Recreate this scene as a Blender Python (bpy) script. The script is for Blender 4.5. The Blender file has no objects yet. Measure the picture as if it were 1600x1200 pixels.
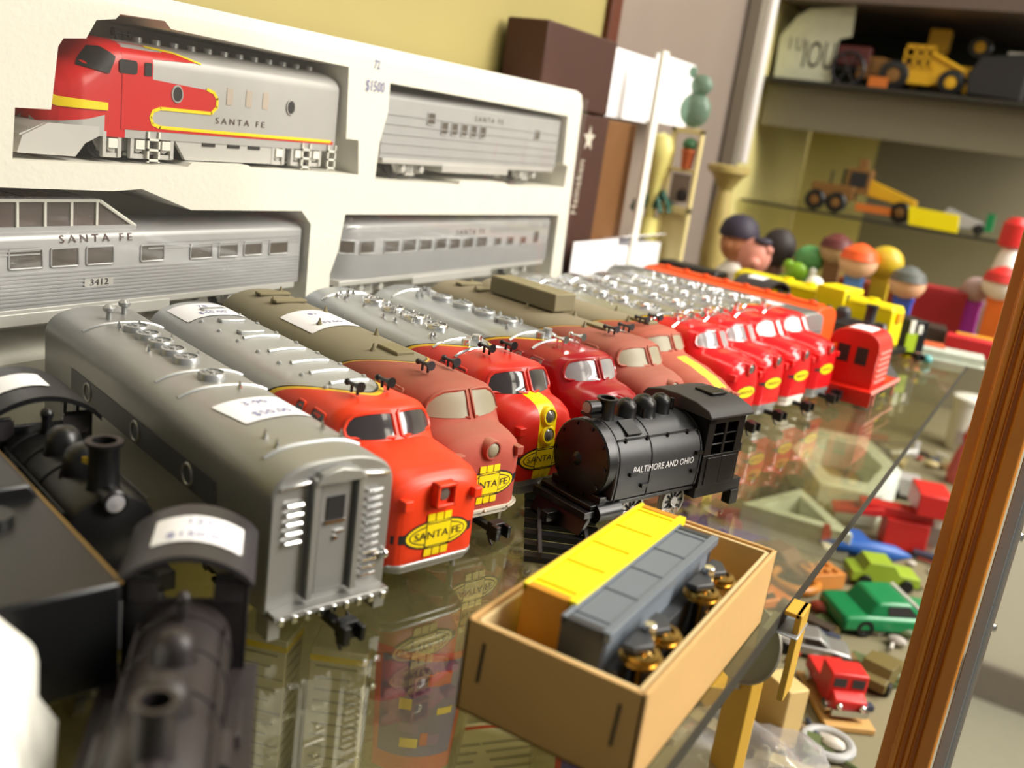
import bpy, bmesh, math, random
from mathutils import Vector, Matrix
from mathutils.bvhtree import BVHTree

# ------------------------------------------------------------------ camera, world, lights, exposure
SC = bpy.context.scene
COL = SC.collection
S = 0.01                                   # everything below is written in centimetres
PI = math.pi
def lin(c):
    return tuple(((v/255)/12.92 if v/255 <= 0.04045 else ((v/255+0.055)/1.055)**2.4) for v in c)

cam_d = bpy.data.cameras.new('camera')
cam = bpy.data.objects.new('camera', cam_d); COL.objects.link(cam)
cam_d.sensor_width = 36; cam_d.lens = 33.66; cam_d.clip_start = 0.01; cam_d.clip_end = 50
cam.matrix_world = Matrix(((0.84946952, -0.24864339, 0.46537942, 0),
                           (0.51006034, 0.16120721, -0.84489685, 0),
                           (0.13505550, 0.95508570, 0.26376375, 0.136), (0, 0, 0, 1)))
cam_d.dof.use_dof = True; cam_d.dof.focus_distance = 0.35; cam_d.dof.aperture_fstop = 11
SC.camera = cam

world = bpy.data.worlds.new('room_light'); SC.world = world; world.use_nodes = True
bg = world.node_tree.nodes['Background']; bg.inputs[0].default_value = (*lin((240, 238, 230)), 1); bg.inputs[1].default_value = 0.15

def area(name, loc, target, sx, sy, power, col):
    d = bpy.data.lights.new(name, 'AREA'); d.shape = 'RECTANGLE'; d.size = sx*S; d.size_y = sy*S
    d.energy = power; d.color = lin(col)
    o = bpy.data.objects.new(name, d); COL.objects.link(o); o.location = Vector(loc)*S
    o.rotation_euler = (Vector(target)-Vector(loc)).to_track_quat('-Z', 'Y').to_euler()
    return o
area('ceiling_fluorescent', (92, 85, 82), (-18, 45, 0), 45, 110, 25, (255, 250, 240))
area('wall_fill', (60, 150, 150), (60, 216, -20), 60, 60, 18, (255, 250, 240))  # added fill that brightens the room wall; no lamp known there
area('case_top_light', (-4, 40, 62), (-20, 42, 0), 10, 110, 1.8, (255, 246, 226))

SC.view_settings.view_transform = 'Standard'; SC.view_settings.look = 'None'
SC.view_settings.exposure = 0.5; SC.view_settings.gamma = 1; SC.view_settings.use_curve_mapping = False
SC.cycles.max_bounces = 10; SC.cycles.transparent_max_bounces = 16
SC.cycles.caustics_reflective = False; SC.cycles.caustics_refractive = False
rnd = random.Random(7)

# ------------------------------------------------------------------ materials
MATS = {}
def nodes_of(m):
    m.use_nodes = True; nt = m.node_tree
    return nt, nt.nodes, nt.links, nt.nodes['Principled BSDF']
def mathn(nt, op, a, b=None, c=None):
    n = nt.nodes.new('ShaderNodeMath'); n.operation = op
    for i, v in enumerate((a, b, c)):
        if v is None: continue
        if isinstance(v, (int, float)): n.inputs[i].default_value = v
        else: nt.links.new(v, n.inputs[i])
    return n.outputs[0]
def mixc(nt, fac, a, b):
    n = nt.nodes.new('ShaderNodeMix'); n.data_type = 'RGBA'
    for i, v in ((0, fac), (6, a), (7, b)):
        if isinstance(v, (int, float)): n.inputs[i].default_value = v
        elif isinstance(v, tuple): n.inputs[i].default_value = (*v, 1)
        else: nt.links.new(v, n.inputs[i])
    return n.outputs[2]
def noise(nt, scale, detail=3, vec=None):
    n = nt.nodes.new('ShaderNodeTexNoise'); n.inputs['Scale'].default_value = scale; n.inputs['Detail'].default_value = detail
    if vec is None:
        t = nt.nodes.new('ShaderNodeTexCoord'); vec = t.outputs['Object']
    nt.links.new(vec, n.inputs['Vector']); return n.outputs[0]
def dust_mix(nt, base, dust, amount):
    g = nt.nodes.new('ShaderNodeNewGeometry'); sp = nt.nodes.new('ShaderNodeSeparateXYZ')
    nt.links.new(g.outputs['Normal'], sp.inputs[0])
    up = mathn(nt, 'MULTIPLY_ADD', sp.outputs[2], 0.75, 0.25)
    nz = mathn(nt, 'MULTIPLY_ADD', noise(nt, 90, 4), 0.9, 0.5)
    f = mathn(nt, 'MULTIPLY', mathn(nt, 'MULTIPLY', up, nz), amount)
    f2 = nt.nodes.new('ShaderNodeClamp'); nt.links.new(f, f2.inputs[0])
    return mixc(nt, f2.outputs[0], base, dust)
def mat(name, col, rough=0.45, metal=0.0, vary=0.08, bump=0.0, bscale=200, dust=None, coat=0.0, emit=0, spec=0.5, nscale=60):
    if name in MATS: return MATS[name]
    m = bpy.data.materials.new(name); nt, N, L, b = nodes_of(m); c = lin(col)
    lo = tuple(v*(1-vary) for v in c); hi = tuple(min(1, v*(1+vary)) for v in c)
    out = mixc(nt, noise(nt, nscale), lo, hi)
    if dust: out = dust_mix(nt, out, lin(dust[0]), dust[1])
    L.new(out, b.inputs['Base Color'])
    b.inputs['Roughness'].default_value = rough; b.inputs['Metallic'].default_value = metal
    b.inputs['Coat Weight'].default_value = coat; b.inputs['Specular IOR Level'].default_value = spec
    if bump:
        bn = nt.nodes.new('ShaderNodeBump'); bn.inputs['Strength'].default_value = bump; bn.inputs['Distance'].default_value = 0.0005
        L.new(noise(nt, bscale, 5), bn.inputs['Height']); L.new(bn.outputs[0], b.inputs['Normal'])
    if emit:
        b.inputs['Emission Color'].default_value = (*c, 1); b.inputs['Emission Strength'].default_value = emit
    MATS[name] = m; return m
def pane_mat(name, tint, ior=1.45, haze=0.0, hazecol=(200, 200, 195), rough=0.0):
    """thin clear sheet: what is behind shows through its tint, the surface mirrors by Fresnel"""
    if name in MATS: return MATS[name]
    m = bpy.data.materials.new(name); m.use_nodes = True; nt = m.node_tree; N = nt.nodes; L = nt.links
    N.remove(N['Principled BSDF']); out = N['Material Output']
    tr = N.new('ShaderNodeBsdfTransparent'); tr.inputs[0].default_value = (*lin(tint), 1)
    gl = N.new('ShaderNodeBsdfGlossy'); gl.inputs['Roughness'].default_value = rough; gl.inputs[0].default_value = (1, 1, 1, 1)
    fr = N.new('ShaderNodeFresnel'); ge = N.new('ShaderNodeNewGeometry')   # the node inverts the index on back faces; feed it the inverse there
    L.new(mathn(nt, 'MULTIPLY_ADD', ge.outputs['Backfacing'], 1/ior-ior, ior), fr.inputs[0])
    a = N.new('ShaderNodeMixShader'); L.new(fr.outputs[0], a.inputs[0]); L.new(tr.outputs[0], a.inputs[1]); L.new(gl.outputs[0], a.inputs[2])
    last = a
    if haze:
        df = N.new('ShaderNodeBsdfDiffuse'); df.inputs[0].default_value = (*lin(hazecol), 1)
        h = N.new('ShaderNodeMixShader')
        f = mathn(nt, 'MULTIPLY', mathn(nt, 'MULTIPLY_ADD', noise(nt, 40, 3), 0.8, 0.6), haze)
        L.new(f, h.inputs[0]); L.new(a.outputs[0], h.inputs[1]); L.new(df.outputs[0], h.inputs[2]); last = h
    L.new(last.outputs[0], out.inputs[0]); MATS[name] = m; return m
def bonnet_mat(name, red, silver, xe, xc, dust=None, stripe=None, rough=0.4, smetal=0.55, p=1.7, line=0.13):
    """two-tone engine paint: silver roof coming forward in a point, yellow and black pinstripe, red front"""
    m = bpy.data.materials.new(name); nt, N, L, b = nodes_of(m)
    t = N.new('ShaderNodeTexCoord'); sp = N.new('ShaderNodeSeparateXYZ'); L.new(t.outputs['Object'], sp.inputs[0])
    x = mathn(nt, 'MULTIPLY', sp.outputs[0], 100); y = mathn(nt, 'MULTIPLY', mathn(nt, 'ABSOLUTE', sp.outputs[1]), 100)
    q = mathn(nt, 'POWER', mathn(nt, 'DIVIDE', y, 1.8), p)
    xb = mathn(nt, 'MULTIPLY_ADD', q, xe-xc, xc)
    d = mathn(nt, 'SUBTRACT', x, xb)
    isred = mathn(nt, 'GREATER_THAN', d, 0.0)
    vr = lambda c, v=0.06: mixc(nt, noise(nt, 70), tuple(k*(1-v) for k in lin(c)), tuple(k*(1+v) for k in lin(c)))
    col = mixc(nt, isred, vr(silver), vr(red))
    yl = mathn(nt, 'COMPARE', d, 0.02, line)
    bl = mathn(nt, 'COMPARE', d, -line-0.04, 0.06)
    col = mixc(nt, bl, col, lin((30, 28, 26))); col = mixc(nt, yl, col, lin((240, 196, 40)))
    if stripe:
        s = mathn(nt, 'MULTIPLY', mathn(nt, 'LESS_THAN', y, stripe[0]), mathn(nt, 'GREATER_THAN', x, stripe[1]))
        col = mixc(nt, s, col, lin((255, 222, 16)))
    if dust: col = dust_mix(nt, col, lin(dust[0]), dust[1])
    L.new(col, b.inputs['Base Color'])
    L.new(mathn(nt, 'MULTIPLY', mathn(nt, 'SUBTRACT', 1, isred), smetal), b.inputs['Metallic'])
    b.inputs['Roughness'].default_value = rough
    MATS[name] = m; return m

DUST = (172, 160, 128)
M_black = mat('black_plastic', (15, 15, 17), 0.36, bump=0.1)
M_blackd = mat('dusty_black', (26, 24, 27), 0.45, dust=((108, 92, 88), 0.15), bump=0.25)
M_gun = mat('gunmetal', (42, 40, 44), 0.42, dust=((110, 100, 96), 0.08))
M_silver = mat('silver_plastic', (178, 180, 180), 0.34, 0.6)
M_silverD = mat('silver_plastic_dull', (158, 158, 155), 0.38, 0.5, dust=((146, 144, 134), 0.18))
M_chrome = mat('chrome', (225, 225, 225), 0.16, 1.0)
M_ltgrey = mat('light_grey_plastic', (196, 194, 190), 0.45, 0.2)
M_glassdk = mat('smoked_window', (58, 54, 56), 0.12, vary=0.2, coat=0.4)
M_glassdusty = mat('dusty_window', (150, 142, 118), 0.5, vary=0.25)
M_glasswh = mat('white_reflection_window', (236, 236, 236), 0.2)  # white reflection painted into the pane colour
M_glassgrey = mat('grey_window', (150, 148, 150), 0.15, vary=0.15, coat=0.4)
M_yellow = mat('yellow_paint', (255, 222, 16), 0.4)
M_ink = mat('black_ink', (28, 26, 26), 0.6)
M_greyink = mat('faded_ink', (120, 124, 175), 0.7)
M_darkink = mat('grey_ink', (84, 80, 84), 0.7)
M_paper = mat('white_paper', (244, 243, 246), 0.75, vary=0.02)
M_cream = mat('cream_paper', (226, 218, 196), 0.75)
M_brass = mat('brass', (196, 158, 82), 0.24, 1.0)
M_white = mat('white_plastic', (238, 236, 226), 0.5)
M_gold = mat('gold_line', (120, 92, 40), 0.5)

# ------------------------------------------------------------------ mesh building
class MB:
    def __init__(s): s.v = []; s.f = []; s.mi = []; s.mats = []
    def idx(s, m):
        if m not in s.mats: s.mats.append(m)
        return s.mats.index(m)
    def add(s, vs, fs, m):
        o = len(s.v); s.v += [tuple(v) for v in vs]; k = s.idx(m)
        for f in fs: s.f.append(tuple(i+o for i in f)); s.mi.append(k)
        return s
    def box(s, x0, x1, y0, y1, z0, z1, m, M=None):
        vs = [(x, y, z) for z in (z0, z1) for y in (y0, y1) for x in (x0, x1)]
        if M: vs = [M @ Vector(v) for v in vs]
        return s.add(vs, [(0, 2, 3, 1), (4, 5, 7, 6), (0, 1, 5, 4), (2, 6, 7, 3), (0, 4, 6, 2), (1, 3, 7, 5)], m)
    def cb(s, c, d, m, rz=0, rx=0, ry=0):
        M = Matrix.Translation(Vector(c)) @ Matrix.Rotation(rz, 4, 'Z') @ Matrix.Rotation(ry, 4, 'Y') @ Matrix.Rotation(rx, 4, 'X')
        return s.box(-d[0]/2, d[0]/2, -d[1]/2, d[1]/2, -d[2]/2, d[2]/2, m, M)
    def lathe(s, prof, m, c=(0, 0, 0), axis=(0, 0, 1), n=20, cap=True):
        """prof: [(radius, height)...] around axis"""
        q = Vector((0, 0, 1)).rotation_difference(Vector(axis).normalized())
        vs = []; fs = []
        for r, h in prof:
            for i in range(n):
                a = 2*PI*i/n; vs.append(Vector(c) + q @ Vector((r*math.cos(a), r*math.sin(a), h)))
        for j in range(len(prof)-1):
            for i in range(n):
                k = (i+1) % n; fs.append((j*n+i, j*n+k, (j+1)*n+k, (j+1)*n+i))
        if cap: fs.append(tuple(range(n-1, -1, -1))); fs.append(tuple((len(prof)-1)*n+i for i in range(n)))
        return s.add(vs, fs, m)
    def cyl(s, p0, p1, r, m, r1=None, n=16):
        d = Vector(p1)-Vector(p0)
        return s.lathe([(r, 0), (r if r1 is None else r1, d.length)], m, p0, d, n)
    def sph(s, c, r, m, n=16, k=10, M=None):
        if isinstance(r, (int, float)): r = (r, r, r)
        vs = []; fs = []
        for j in range(k+1):
            t = PI*(j+0.001)/(k+0.002)
            for i in range(n):
                a = 2*PI*i/n; p = Vector((r[0]*math.sin(t)*math.cos(a), r[1]*math.sin(t)*math.sin(a), r[2]*math.cos(t)))
                if M: p = M @ p
                vs.append(Vector(c)+p)
        for j in range(k):
            for i in range(n):
                q = (i+1) % n; fs.append((j*n+i, (j+1)*n+i, (j+1)*n+q, j*n+q))
        return s.add(vs, fs, m)
    def prism(s, poly, plane, a, b, m):
        """poly in the two in-plane axes, extruded from a to b along the third. plane: 'yz','xz','xy'"""
        def P(u, v, w): return {'yz': (w, u, v), 'xz': (u, w, v), 'xy': (u, v, w)}[plane]
        n = len(poly); vs = [P(u, v, a) for u, v in poly]+[P(u, v, b) for u, v in poly]
        return s.add(vs, [tuple(range(n))[::-1], tuple(range(n, 2*n))]+[(i, (i+1) % n, n+(i+1) % n, n+i) for i in range(n)], m)
    def tube(s, pts, r, m, n=8, closed=False):
        pts = [Vector(p) for p in pts]; N = len(pts); vs = []; fs = []; prev = None
        for i, p in enumerate(pts):
            a = pts[(i-1) % N] if (closed or i) else p; b = pts[(i+1) % N] if (closed or i < N-1) else p
            t = (b-a).normalized() if (b-a).length > 1e-9 else Vector((0, 0, 1))
            if prev is None: u = t.orthogonal().normalized()
            else:
                u = prev-t*prev.dot(t); u = u.normalized() if u.length > 1e-6 else t.orthogonal().normalized()
            prev = u; w = t.cross(u)
            for k in range(n):
                g = 2*PI*k/n; vs.append(p+(u*math.cos(g)+w*math.sin(g))*r)
        for i in range(N if closed else N-1):
            j = (i+1) % N
            for k in range(n):
                l = (k+1) % n; fs.append((i*n+k, i*n+l, j*n+l, j*n+k))
        if not closed: fs += [tuple(range(n-1, -1, -1)), tuple((N-1)*n+k for k in range(n))]
        return s.add(vs, fs, m)
    def bvh(s): return BVHTree.FromPolygons([Vector(v) for v in s.v], s.f)
    def build(s, name, parent=None, angle=35, bevel=0, loc=None, rz=0, solid=0):
        me = bpy.data.meshes.new(name)
        me.from_pydata([(v[0]*S, v[1]*S, v[2]*S) for v in s.v], [], s.f)
        for m in s.mats: me.materials.append(m)
        me.polygons.foreach_set('material_index', s.mi)
        bm = bmesh.new(); bm.from_mesh(me); bmesh.ops.recalc_face_normals(bm, faces=bm.faces); bm.to_mesh(me); bm.free()
        me.shade_smooth(); me.set_sharp_from_angle(angle=math.radians(angle)); me.update()
        o = bpy.data.objects.new(name, me); COL.objects.link(o)
        if parent: o.parent = parent
        if loc: o.location = Vector(loc)*S
        o.rotation_euler = (0, 0, rz)
        if bevel:
            b = o.modifiers.new('bevel', 'BEVEL'); b.width = bevel*S; b.segments = 2; b.limit_method = 'ANGLE'; b.angle_limit = math.radians(40)
        if solid:
            b = o.modifiers.new('thickness', 'SOLIDIFY'); b.thickness = solid*S; b.offset = 1
        return o
def thing(name, label, cat, loc=(0, 0, 0), rz=0, group=None):
    o = bpy.data.objects.new(name, None); COL.objects.link(o); o.empty_display_size = 0.02
    o.location = Vector(loc)*S; o.rotation_euler = (0, 0, rz); tag(o, label, cat, group); return o
def tag(o, label, cat, group=None, kind=None):
    if label: o['label'] = label
    if cat: o['category'] = cat
    if group: o['group'] = group
    if kind: o['kind'] = kind
    return o
def struct(o): o['kind'] = 'structure'; return o

def text2d(s, size, sx=1.0, align='CENTER', extrude=0):
    c = bpy.data.curves.new('lettering', 'FONT'); c.body = s; c.size = size; c.align_x = align; c.align_y = 'CENTER'; c.resolution_u = 2
    o = bpy.data.objects.new('lettering', c); COL.objects.link(o)
    me = bpy.data.meshes.new_from_object(o)
    vs = [(v.co.x*sx, v.co.y) for v in me.vertices]; fs = [tuple(p.vertices) for p in me.polygons]
    bpy.data.objects.remove(o); bpy.data.curves.remove(c); bpy.data.meshes.remove(me)
    return vs, fs
def poly2d(pts): return list(pts), [tuple(range(len(pts)))]
def rrect(cx, cy, w, h, r=0.1, n=4):
    pts = []
    for qx, qy, a0 in ((1, 1, 0), (-1, 1, 90), (-1, -1, 180), (1, -1, 270)):
        for i in range(n+1):
            a = math.radians(a0+90*i/n); pts.append((cx+qx*(w/2-r)+r*math.cos(a), cy+qy*(h/2-r)+r*math.sin(a)))
    return pts
def ellipse(cx, cy, a, b, n=28): return [(cx+a*math.cos(2*PI*i/n), cy+b*math.sin(2*PI*i/n)) for i in range(n)]
def shift(vf, dx, dy, rot=0):
    c, s_ = math.cos(rot), math.sin(rot)
    return [(x*c-y*s_+dx, x*s_+y*c+dy) for x, y in vf[0]], vf[1]
def on_axis(axis, a, b, d=0):
    return {'+x': ((d, a, b), (-1, 0, 0)), '-x': ((d, -a, b), (1, 0, 0)), '-y': ((a, d, b), (0, 1, 0)), '+y': ((-a, d, b), (0, -1, 0)), '+z': ((-b, a, d), (0, 0, -1))}[axis]
def cut2d(vf, step):
    bm = bmesh.new(); vv = [bm.verts.new((x, y, 0)) for x, y in vf[0]]
    for f in vf[1]:
        try: bm.faces.new([vv[i] for i in f])
        except ValueError: pass
    if not bm.faces: bm.free(); return vf
    for ax in (0, 1):
        lo = min(v.co[ax] for v in bm.verts); hi = max(v.co[ax] for v in bm.verts); k = math.ceil(lo/step)*step
        while k < hi:
            co = [0, 0, 0]; no = [0, 0, 0]; co[ax] = k; no[ax] = 1
            bmesh.ops.bisect_plane(bm, geom=bm.verts[:]+bm.edges[:]+bm.faces[:], plane_co=co, plane_no=no, dist=1e-5); k += step
    bmesh.ops.triangulate(bm, faces=[f for f in bm.faces if len(f.verts) > 4])
    bm.verts.index_update(); r = [(v.co.x, v.co.y) for v in bm.verts], [tuple(v.index for v in f.verts) for f in bm.faces]
    bm.free(); return r
def cast(bvh, axis, a, b, off=0.0):
    far = 60 if axis[0] == '+' else -60
    p, d = on_axis(axis, a, b, far); h = bvh.ray_cast(Vector(p), Vector(d), 200)
    if h[0] is None: return None
    return h[0]-Vector(d)*off
def decal(mb, bvh, axis, vf, m, off=0.02, step=0.25):
    """lay a flat outline on a curved surface, seen along axis"""
    vs, fs = cut2d(vf, step); out = [cast(bvh, axis, a, b, off) for a, b in vs]
    good = [i for i, p in enumerate(out) if p is not None]; mp = {g: k for k, g in enumerate(good)}
    mb.add([out[i] for i in good], [tuple(mp[i] for i in f) for f in fs if all(i in mp for i in f)], m)
    return mb
def rim(mb, bvh, axis, pts, r, m, off=0.0):
    ps = [cast(bvh, axis, a, b, off) for a, b in pts]; ps = [p for p in ps if p is not None]
    if len(ps) > 3: mb.tube(ps, r, m, 6, True)
    return mb
def plane_text(mb, vf, origin, right, up, m, off=0.0):
    o, r, u = Vector(origin), Vector(right).normalized(), Vector(up).normalized(); n = r.cross(u)
    return mb.add([o+r*x+u*y+n*off for x, y in vf[0]], vf[1], m)

# ------------------------------------------------------------------ engine bodies
def interp(keys, x, col):
    if x <= keys[0][0]: return keys[0][col]
    for a, b in zip(keys, keys[1:]):
        if x <= b[0]:
            t = (x-a[0])/(b[0]-a[0]); t = t*t*(3-2*t)*0.5+t*0.5
            return a[col]+(b[col]-a[col])*t
    return keys[-1][col]
NU = 30
def ring_at(keys, x, zb, vee, vx):
    zt, hw, zs, n = (interp(keys, x, k) for k in (1, 2, 3, 4))
    pts = [(hw, zb), (hw, zb+(zs-zb)*0.33), (hw, zb+(zs-zb)*0.66)]
    for i in range(NU+1):
        a = PI*i/NU; c, s_ = math.cos(a), math.sin(a)
        pts.append((hw*math.copysign(abs(c)**(2/n), c), zs+(zt-zs)*abs(s_)**(2/n)))
    pts += [(-y, z) for y, z in reversed(pts[:3])]
    bump = max(0, 1-abs(x-vx)/1.6); out = []
    for y, z in pts:
        k = vee*(y/1.8)**2*bump*bump*(3-2*bump)
        out.append((x-k, y, z))
    return out
def loft_body(keys, m, zb=1.0, vee=0.5, vx=-2.6):
    x0 = keys[0][0]; xs = [x0, x0+0.02] + [x0+i*(-5.0-x0)/14 for i in range(1, 15)]
    x = -4.8
    while x < -0.45: xs.append(x); x += 0.12
    xs += [-0.42, -0.34, -0.26, -0.19, -0.13, -0.08, -0.04, -0.015, 0]
    mb = MB(); rings = [ring_at(keys, x, zb, vee, vx) for x in xs]; n = len(rings[0]); vs = [p for r in rings for p in r]; fs = []
    for j in range(len(rings)-1):
        for i in range(n-1): fs.append((j*n+i, j*n+i+1, (j+1)*n+i+1, (j+1)*n+i))
    # front closed by shrinking rings
    last = rings[-1]; cy, cz = 0, (last[0][2]+interp(keys, 0, 1))/2
    base = (len(rings)-1)*n
    for q in (0.75, 0.4):
        o = len(vs); vs += [(0.03*(1-q)*2, p[1]*q, cz+(p[2]-cz)*q) for p in last]
        for i in range(n): fs.append((base+i, base+(i+1) % n, o+(i+1) % n, o+i))
        base = o
    o = len(vs); vs.append((0.05, 0, cz)); fs += [(base+i, base+(i+1) % n, o) for i in range(n)]
    fs.append(tuple(range(n)))
    return mb.add(vs, fs, m)
def plan_outline(keys, x0, shrink=0.0, dx=0.0):
    xs = []; x = x0
    while x < -0.4: xs.append(x); x += 0.25
    xs += [-0.4, -0.3, -0.2, -0.12, -0.05, 0]
    r = [(x+dx, interp(keys, x, 2)-shrink) for x in xs]
    return r+[(x, -y) for x, y in reversed(r)]

KEYS = {
 'bulldog': [(-16, 4.95, 1.8, 3.9, 2.3), (-4.3, 4.95, 1.8, 3.95, 2.35), (-2.8, 4.92, 1.8, 4.05, 2.6), (-2.4, 4.82, 1.8, 3.9, 2.7), (-1.85, 3.98, 1.79, 3.0, 2.6),
             (-1.2, 3.92, 1.77, 2.9, 2.5), (-0.65, 3.82, 1.66, 2.8, 2.4), (-0.3, 3.68, 1.46, 2.7, 2.4), (-0.1, 3.5, 1.22, 2.6, 2.4), (0, 3.32, 1.04, 2.5, 2.4)],
 'flat': [(-16.3, 4.95, 1.8, 3.9, 2.3), (-4.6, 4.95, 1.8, 3.95, 2.35), (-3.1, 4.93, 1.8, 4.05, 2.7), (-2.7, 4.82, 1.8, 3.9, 2.8), (-2.15, 3.98, 1.8, 3.1, 2.7),
          (-1.3, 3.9, 1.78, 3.0, 2.7), (-0.6, 3.8, 1.72, 3.0, 2.7), (-0.25, 3.68, 1.6, 3.0, 2.6), (-0.08, 3.54, 1.42, 2.9, 2.6), (0, 3.4, 1.25, 2.8, 2.6)],
 'arch': [(-17, 4.95, 1.8, 3.9, 2.2), (-4.0, 4.95, 1.8, 3.9, 2.2), (-2.7, 4.93, 1.8, 3.95, 2.3), (-2.3, 4.82, 1.8, 3.8, 2.4), (-1.75, 3.78, 1.79, 2.9, 2.4),
          (-1.1, 3.68, 1.77, 2.8, 2.4), (-0.6, 3.58, 1.68, 2.8, 2.3), (-0.3, 3.44, 1.5, 2.7, 2.3), (-0.1, 3.25, 1.26, 2.6, 2.3), (0, 3.05, 1.08, 2.5, 2.3)],
 'slant': [(-15.5, 4.95, 1.8, 3.9, 2.3), (-5.2, 4.95, 1.8, 3.95, 2.3), (-4.2, 4.9, 1.8, 4.0, 2.5), (-3.85, 4.75, 1.79, 3.8, 2.6), (-3.3, 3.95, 1.76, 2.9, 2.4),
           (-2.2, 3.7, 1.7, 2.6, 2.3), (-1.2, 3.4, 1.56, 2.4, 2.2), (-0.5, 3.1, 1.35, 2.2, 2.2), (-0.12, 2.85, 1.12, 2.1, 2.2), (0, 2.6, 0.95, 2.0, 2.2)],
}
def truck_mesh(cx, side_m, wheel_m, hw=1.45, n=2, span=1.5, z=0.0):
    mb = MB()
    for i in range(n):
        x = cx+(i-(n-1)/2)*span
        for s in (-1, 1):
            mb.cyl((x, s*0.72, z+0.55), (x, s*0.92, z+0.55), 0.55, wheel_m, n=20)
            mb.cyl((x, s*0.92, z+0.55), (x, s*1.0, z+0.55), 0.42, wheel_m, n=16)
            mb.cyl((x, s*1.05, z+0.55), (x, s*(hw), z+0.55), 0.2, side_m, n=12)
            mb.cb((x, s*1.2, z+0.62), (0.5, 0.3, 0.6), side_m)
        mb.cyl((x, -0.9, z+0.55), (x, 0.9, z+0.55), 0.1, wheel_m, n=8)
    L = (n-1)*span+1.0
    for s in (-1, 1):
        mb.prism([(cx-L/2, z+0.75), (cx-L/2+0.3, z+0.3), (cx-L/4, z+0.25), (cx, z+0.45), (cx+L/4, z+0.25), (cx+L/2-0.3, z+0.3), (cx+L/2, z+0.75), (cx+L/4, z+0.98), (cx-L/4, z+0.98)], 'xz', s*1.08, s*1.24, side_m)
        for k in range(3): mb.cyl((cx-0.18+0.18*k, s*1.3, z+0.3), (cx-0.18+0.18*k, s*1.3, z+0.75), 0.07, side_m, n=8)
        mb.cb((cx, s*1.3, z+0.85), (0.8, 0.2, 0.16), side_m); mb.cb((cx, s*1.3, z+0.24), (0.8, 0.2, 0.12), side_m)
    mb.cb((cx, 0, z+0.85), (L*0.7, 2.1, 0.2), wheel_m)
    return mb
def coupler_mesh(x=0.0, z=0.55, m=None):
    m = m or M_black; mb = MB()
    mb.cb((x-0.2, 0, z), (1.0, 0.26, 0.22), m); mb.cb((x+0.45, 0.12, z), (0.35, 0.5, 0.5), m); mb.cb((x+0.72, -0.13, z), (0.3, 0.2, 0.5), m)
    mb.cb((x+0.75, 0.33, z), (0.3, 0.14, 0.42), m)
    mb.tube([(x+0.35, -0.1, z-0.1), (x+0.45, -0.12, z-0.35), (x+0.6, -0.1, z-0.5)], 0.05, m, 6)
    return mb
def horn_mesh(x, y, z, m, L=0.75):
    mb = MB(); mb.lathe([(0.06, 0), (0.06, L*0.55), (0.1, L*0.75), (0.17, L)], m, (x-L*0.5, y, z), (1, 0, 0.05), 12)
    mb.cyl((x-0.12, y, z-0.25), (x-0.12, y, z), 0.05, m, n=8); mb.cyl((x+0.2, y, z-0.25), (x+0.2, y, z), 0.05, m, n=8)
    mb.sph((x-L*0.5, y, z), 0.11, m, 10, 6); return mb
def roof_z(keys, x, y):
    zt, hw, zs, n = (interp(keys, x, k) for k in (1, 2, 3, 4))
    return zs+(zt-zs)*max(0, 1-abs(y/hw)**n)**(1/n)
def fan_mesh(x, z, m, r=0.52):
    mb = MB(); mb.lathe([(r, -0.15), (r, 0.1), (r*0.92, 0.15), (r*0.8, 0.16), (r*0.78, 0.06), (r*0.25, 0.06), (r*0.22, 0.17), (0.01, 0.19)], m, (x, 0, z), n=24)
    for k in range(6):
        a = PI*k/6; mb.cb((x, 0, z+0.1), (2*r*0.8, 0.05, 0.05), m, rz=a)
    return mb
def rib_mesh(keys, x, m, w=1.45, r=0.07):
    return MB().tube([(x, -w+2*w*i/16, roof_z(keys, x, -w+2*w*i/16)+0.01) for i in range(17)], r, m, 8)
def sticker(bvh, x, y, w, h, lines, parent, rot=0, axis='+z', m_ink=None, off=0.03, size=0.42):
    """price tag lying on a roof; text reads from the nose end"""
    mb = MB(); decal(mb, bvh, axis, shift(poly2d(rrect(0, 0, w, h, 0.06)), y, -x, rot), M_paper, off)
    k = len(lines)
    for i, t in enumerate(lines):
        vf = text2d(t, size, 1.0); vf = ([(a, b+h*(0.24-0.5*i/(max(1, k-1)) if k > 1 else 0)) for a, b in vf[0]], vf[1])
        decal(mb, bvh, axis, shift(vf, y, -x, rot), m_ink or M_greyink, off+0.012)
    return mb.build('price_sticker', parent)
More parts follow.
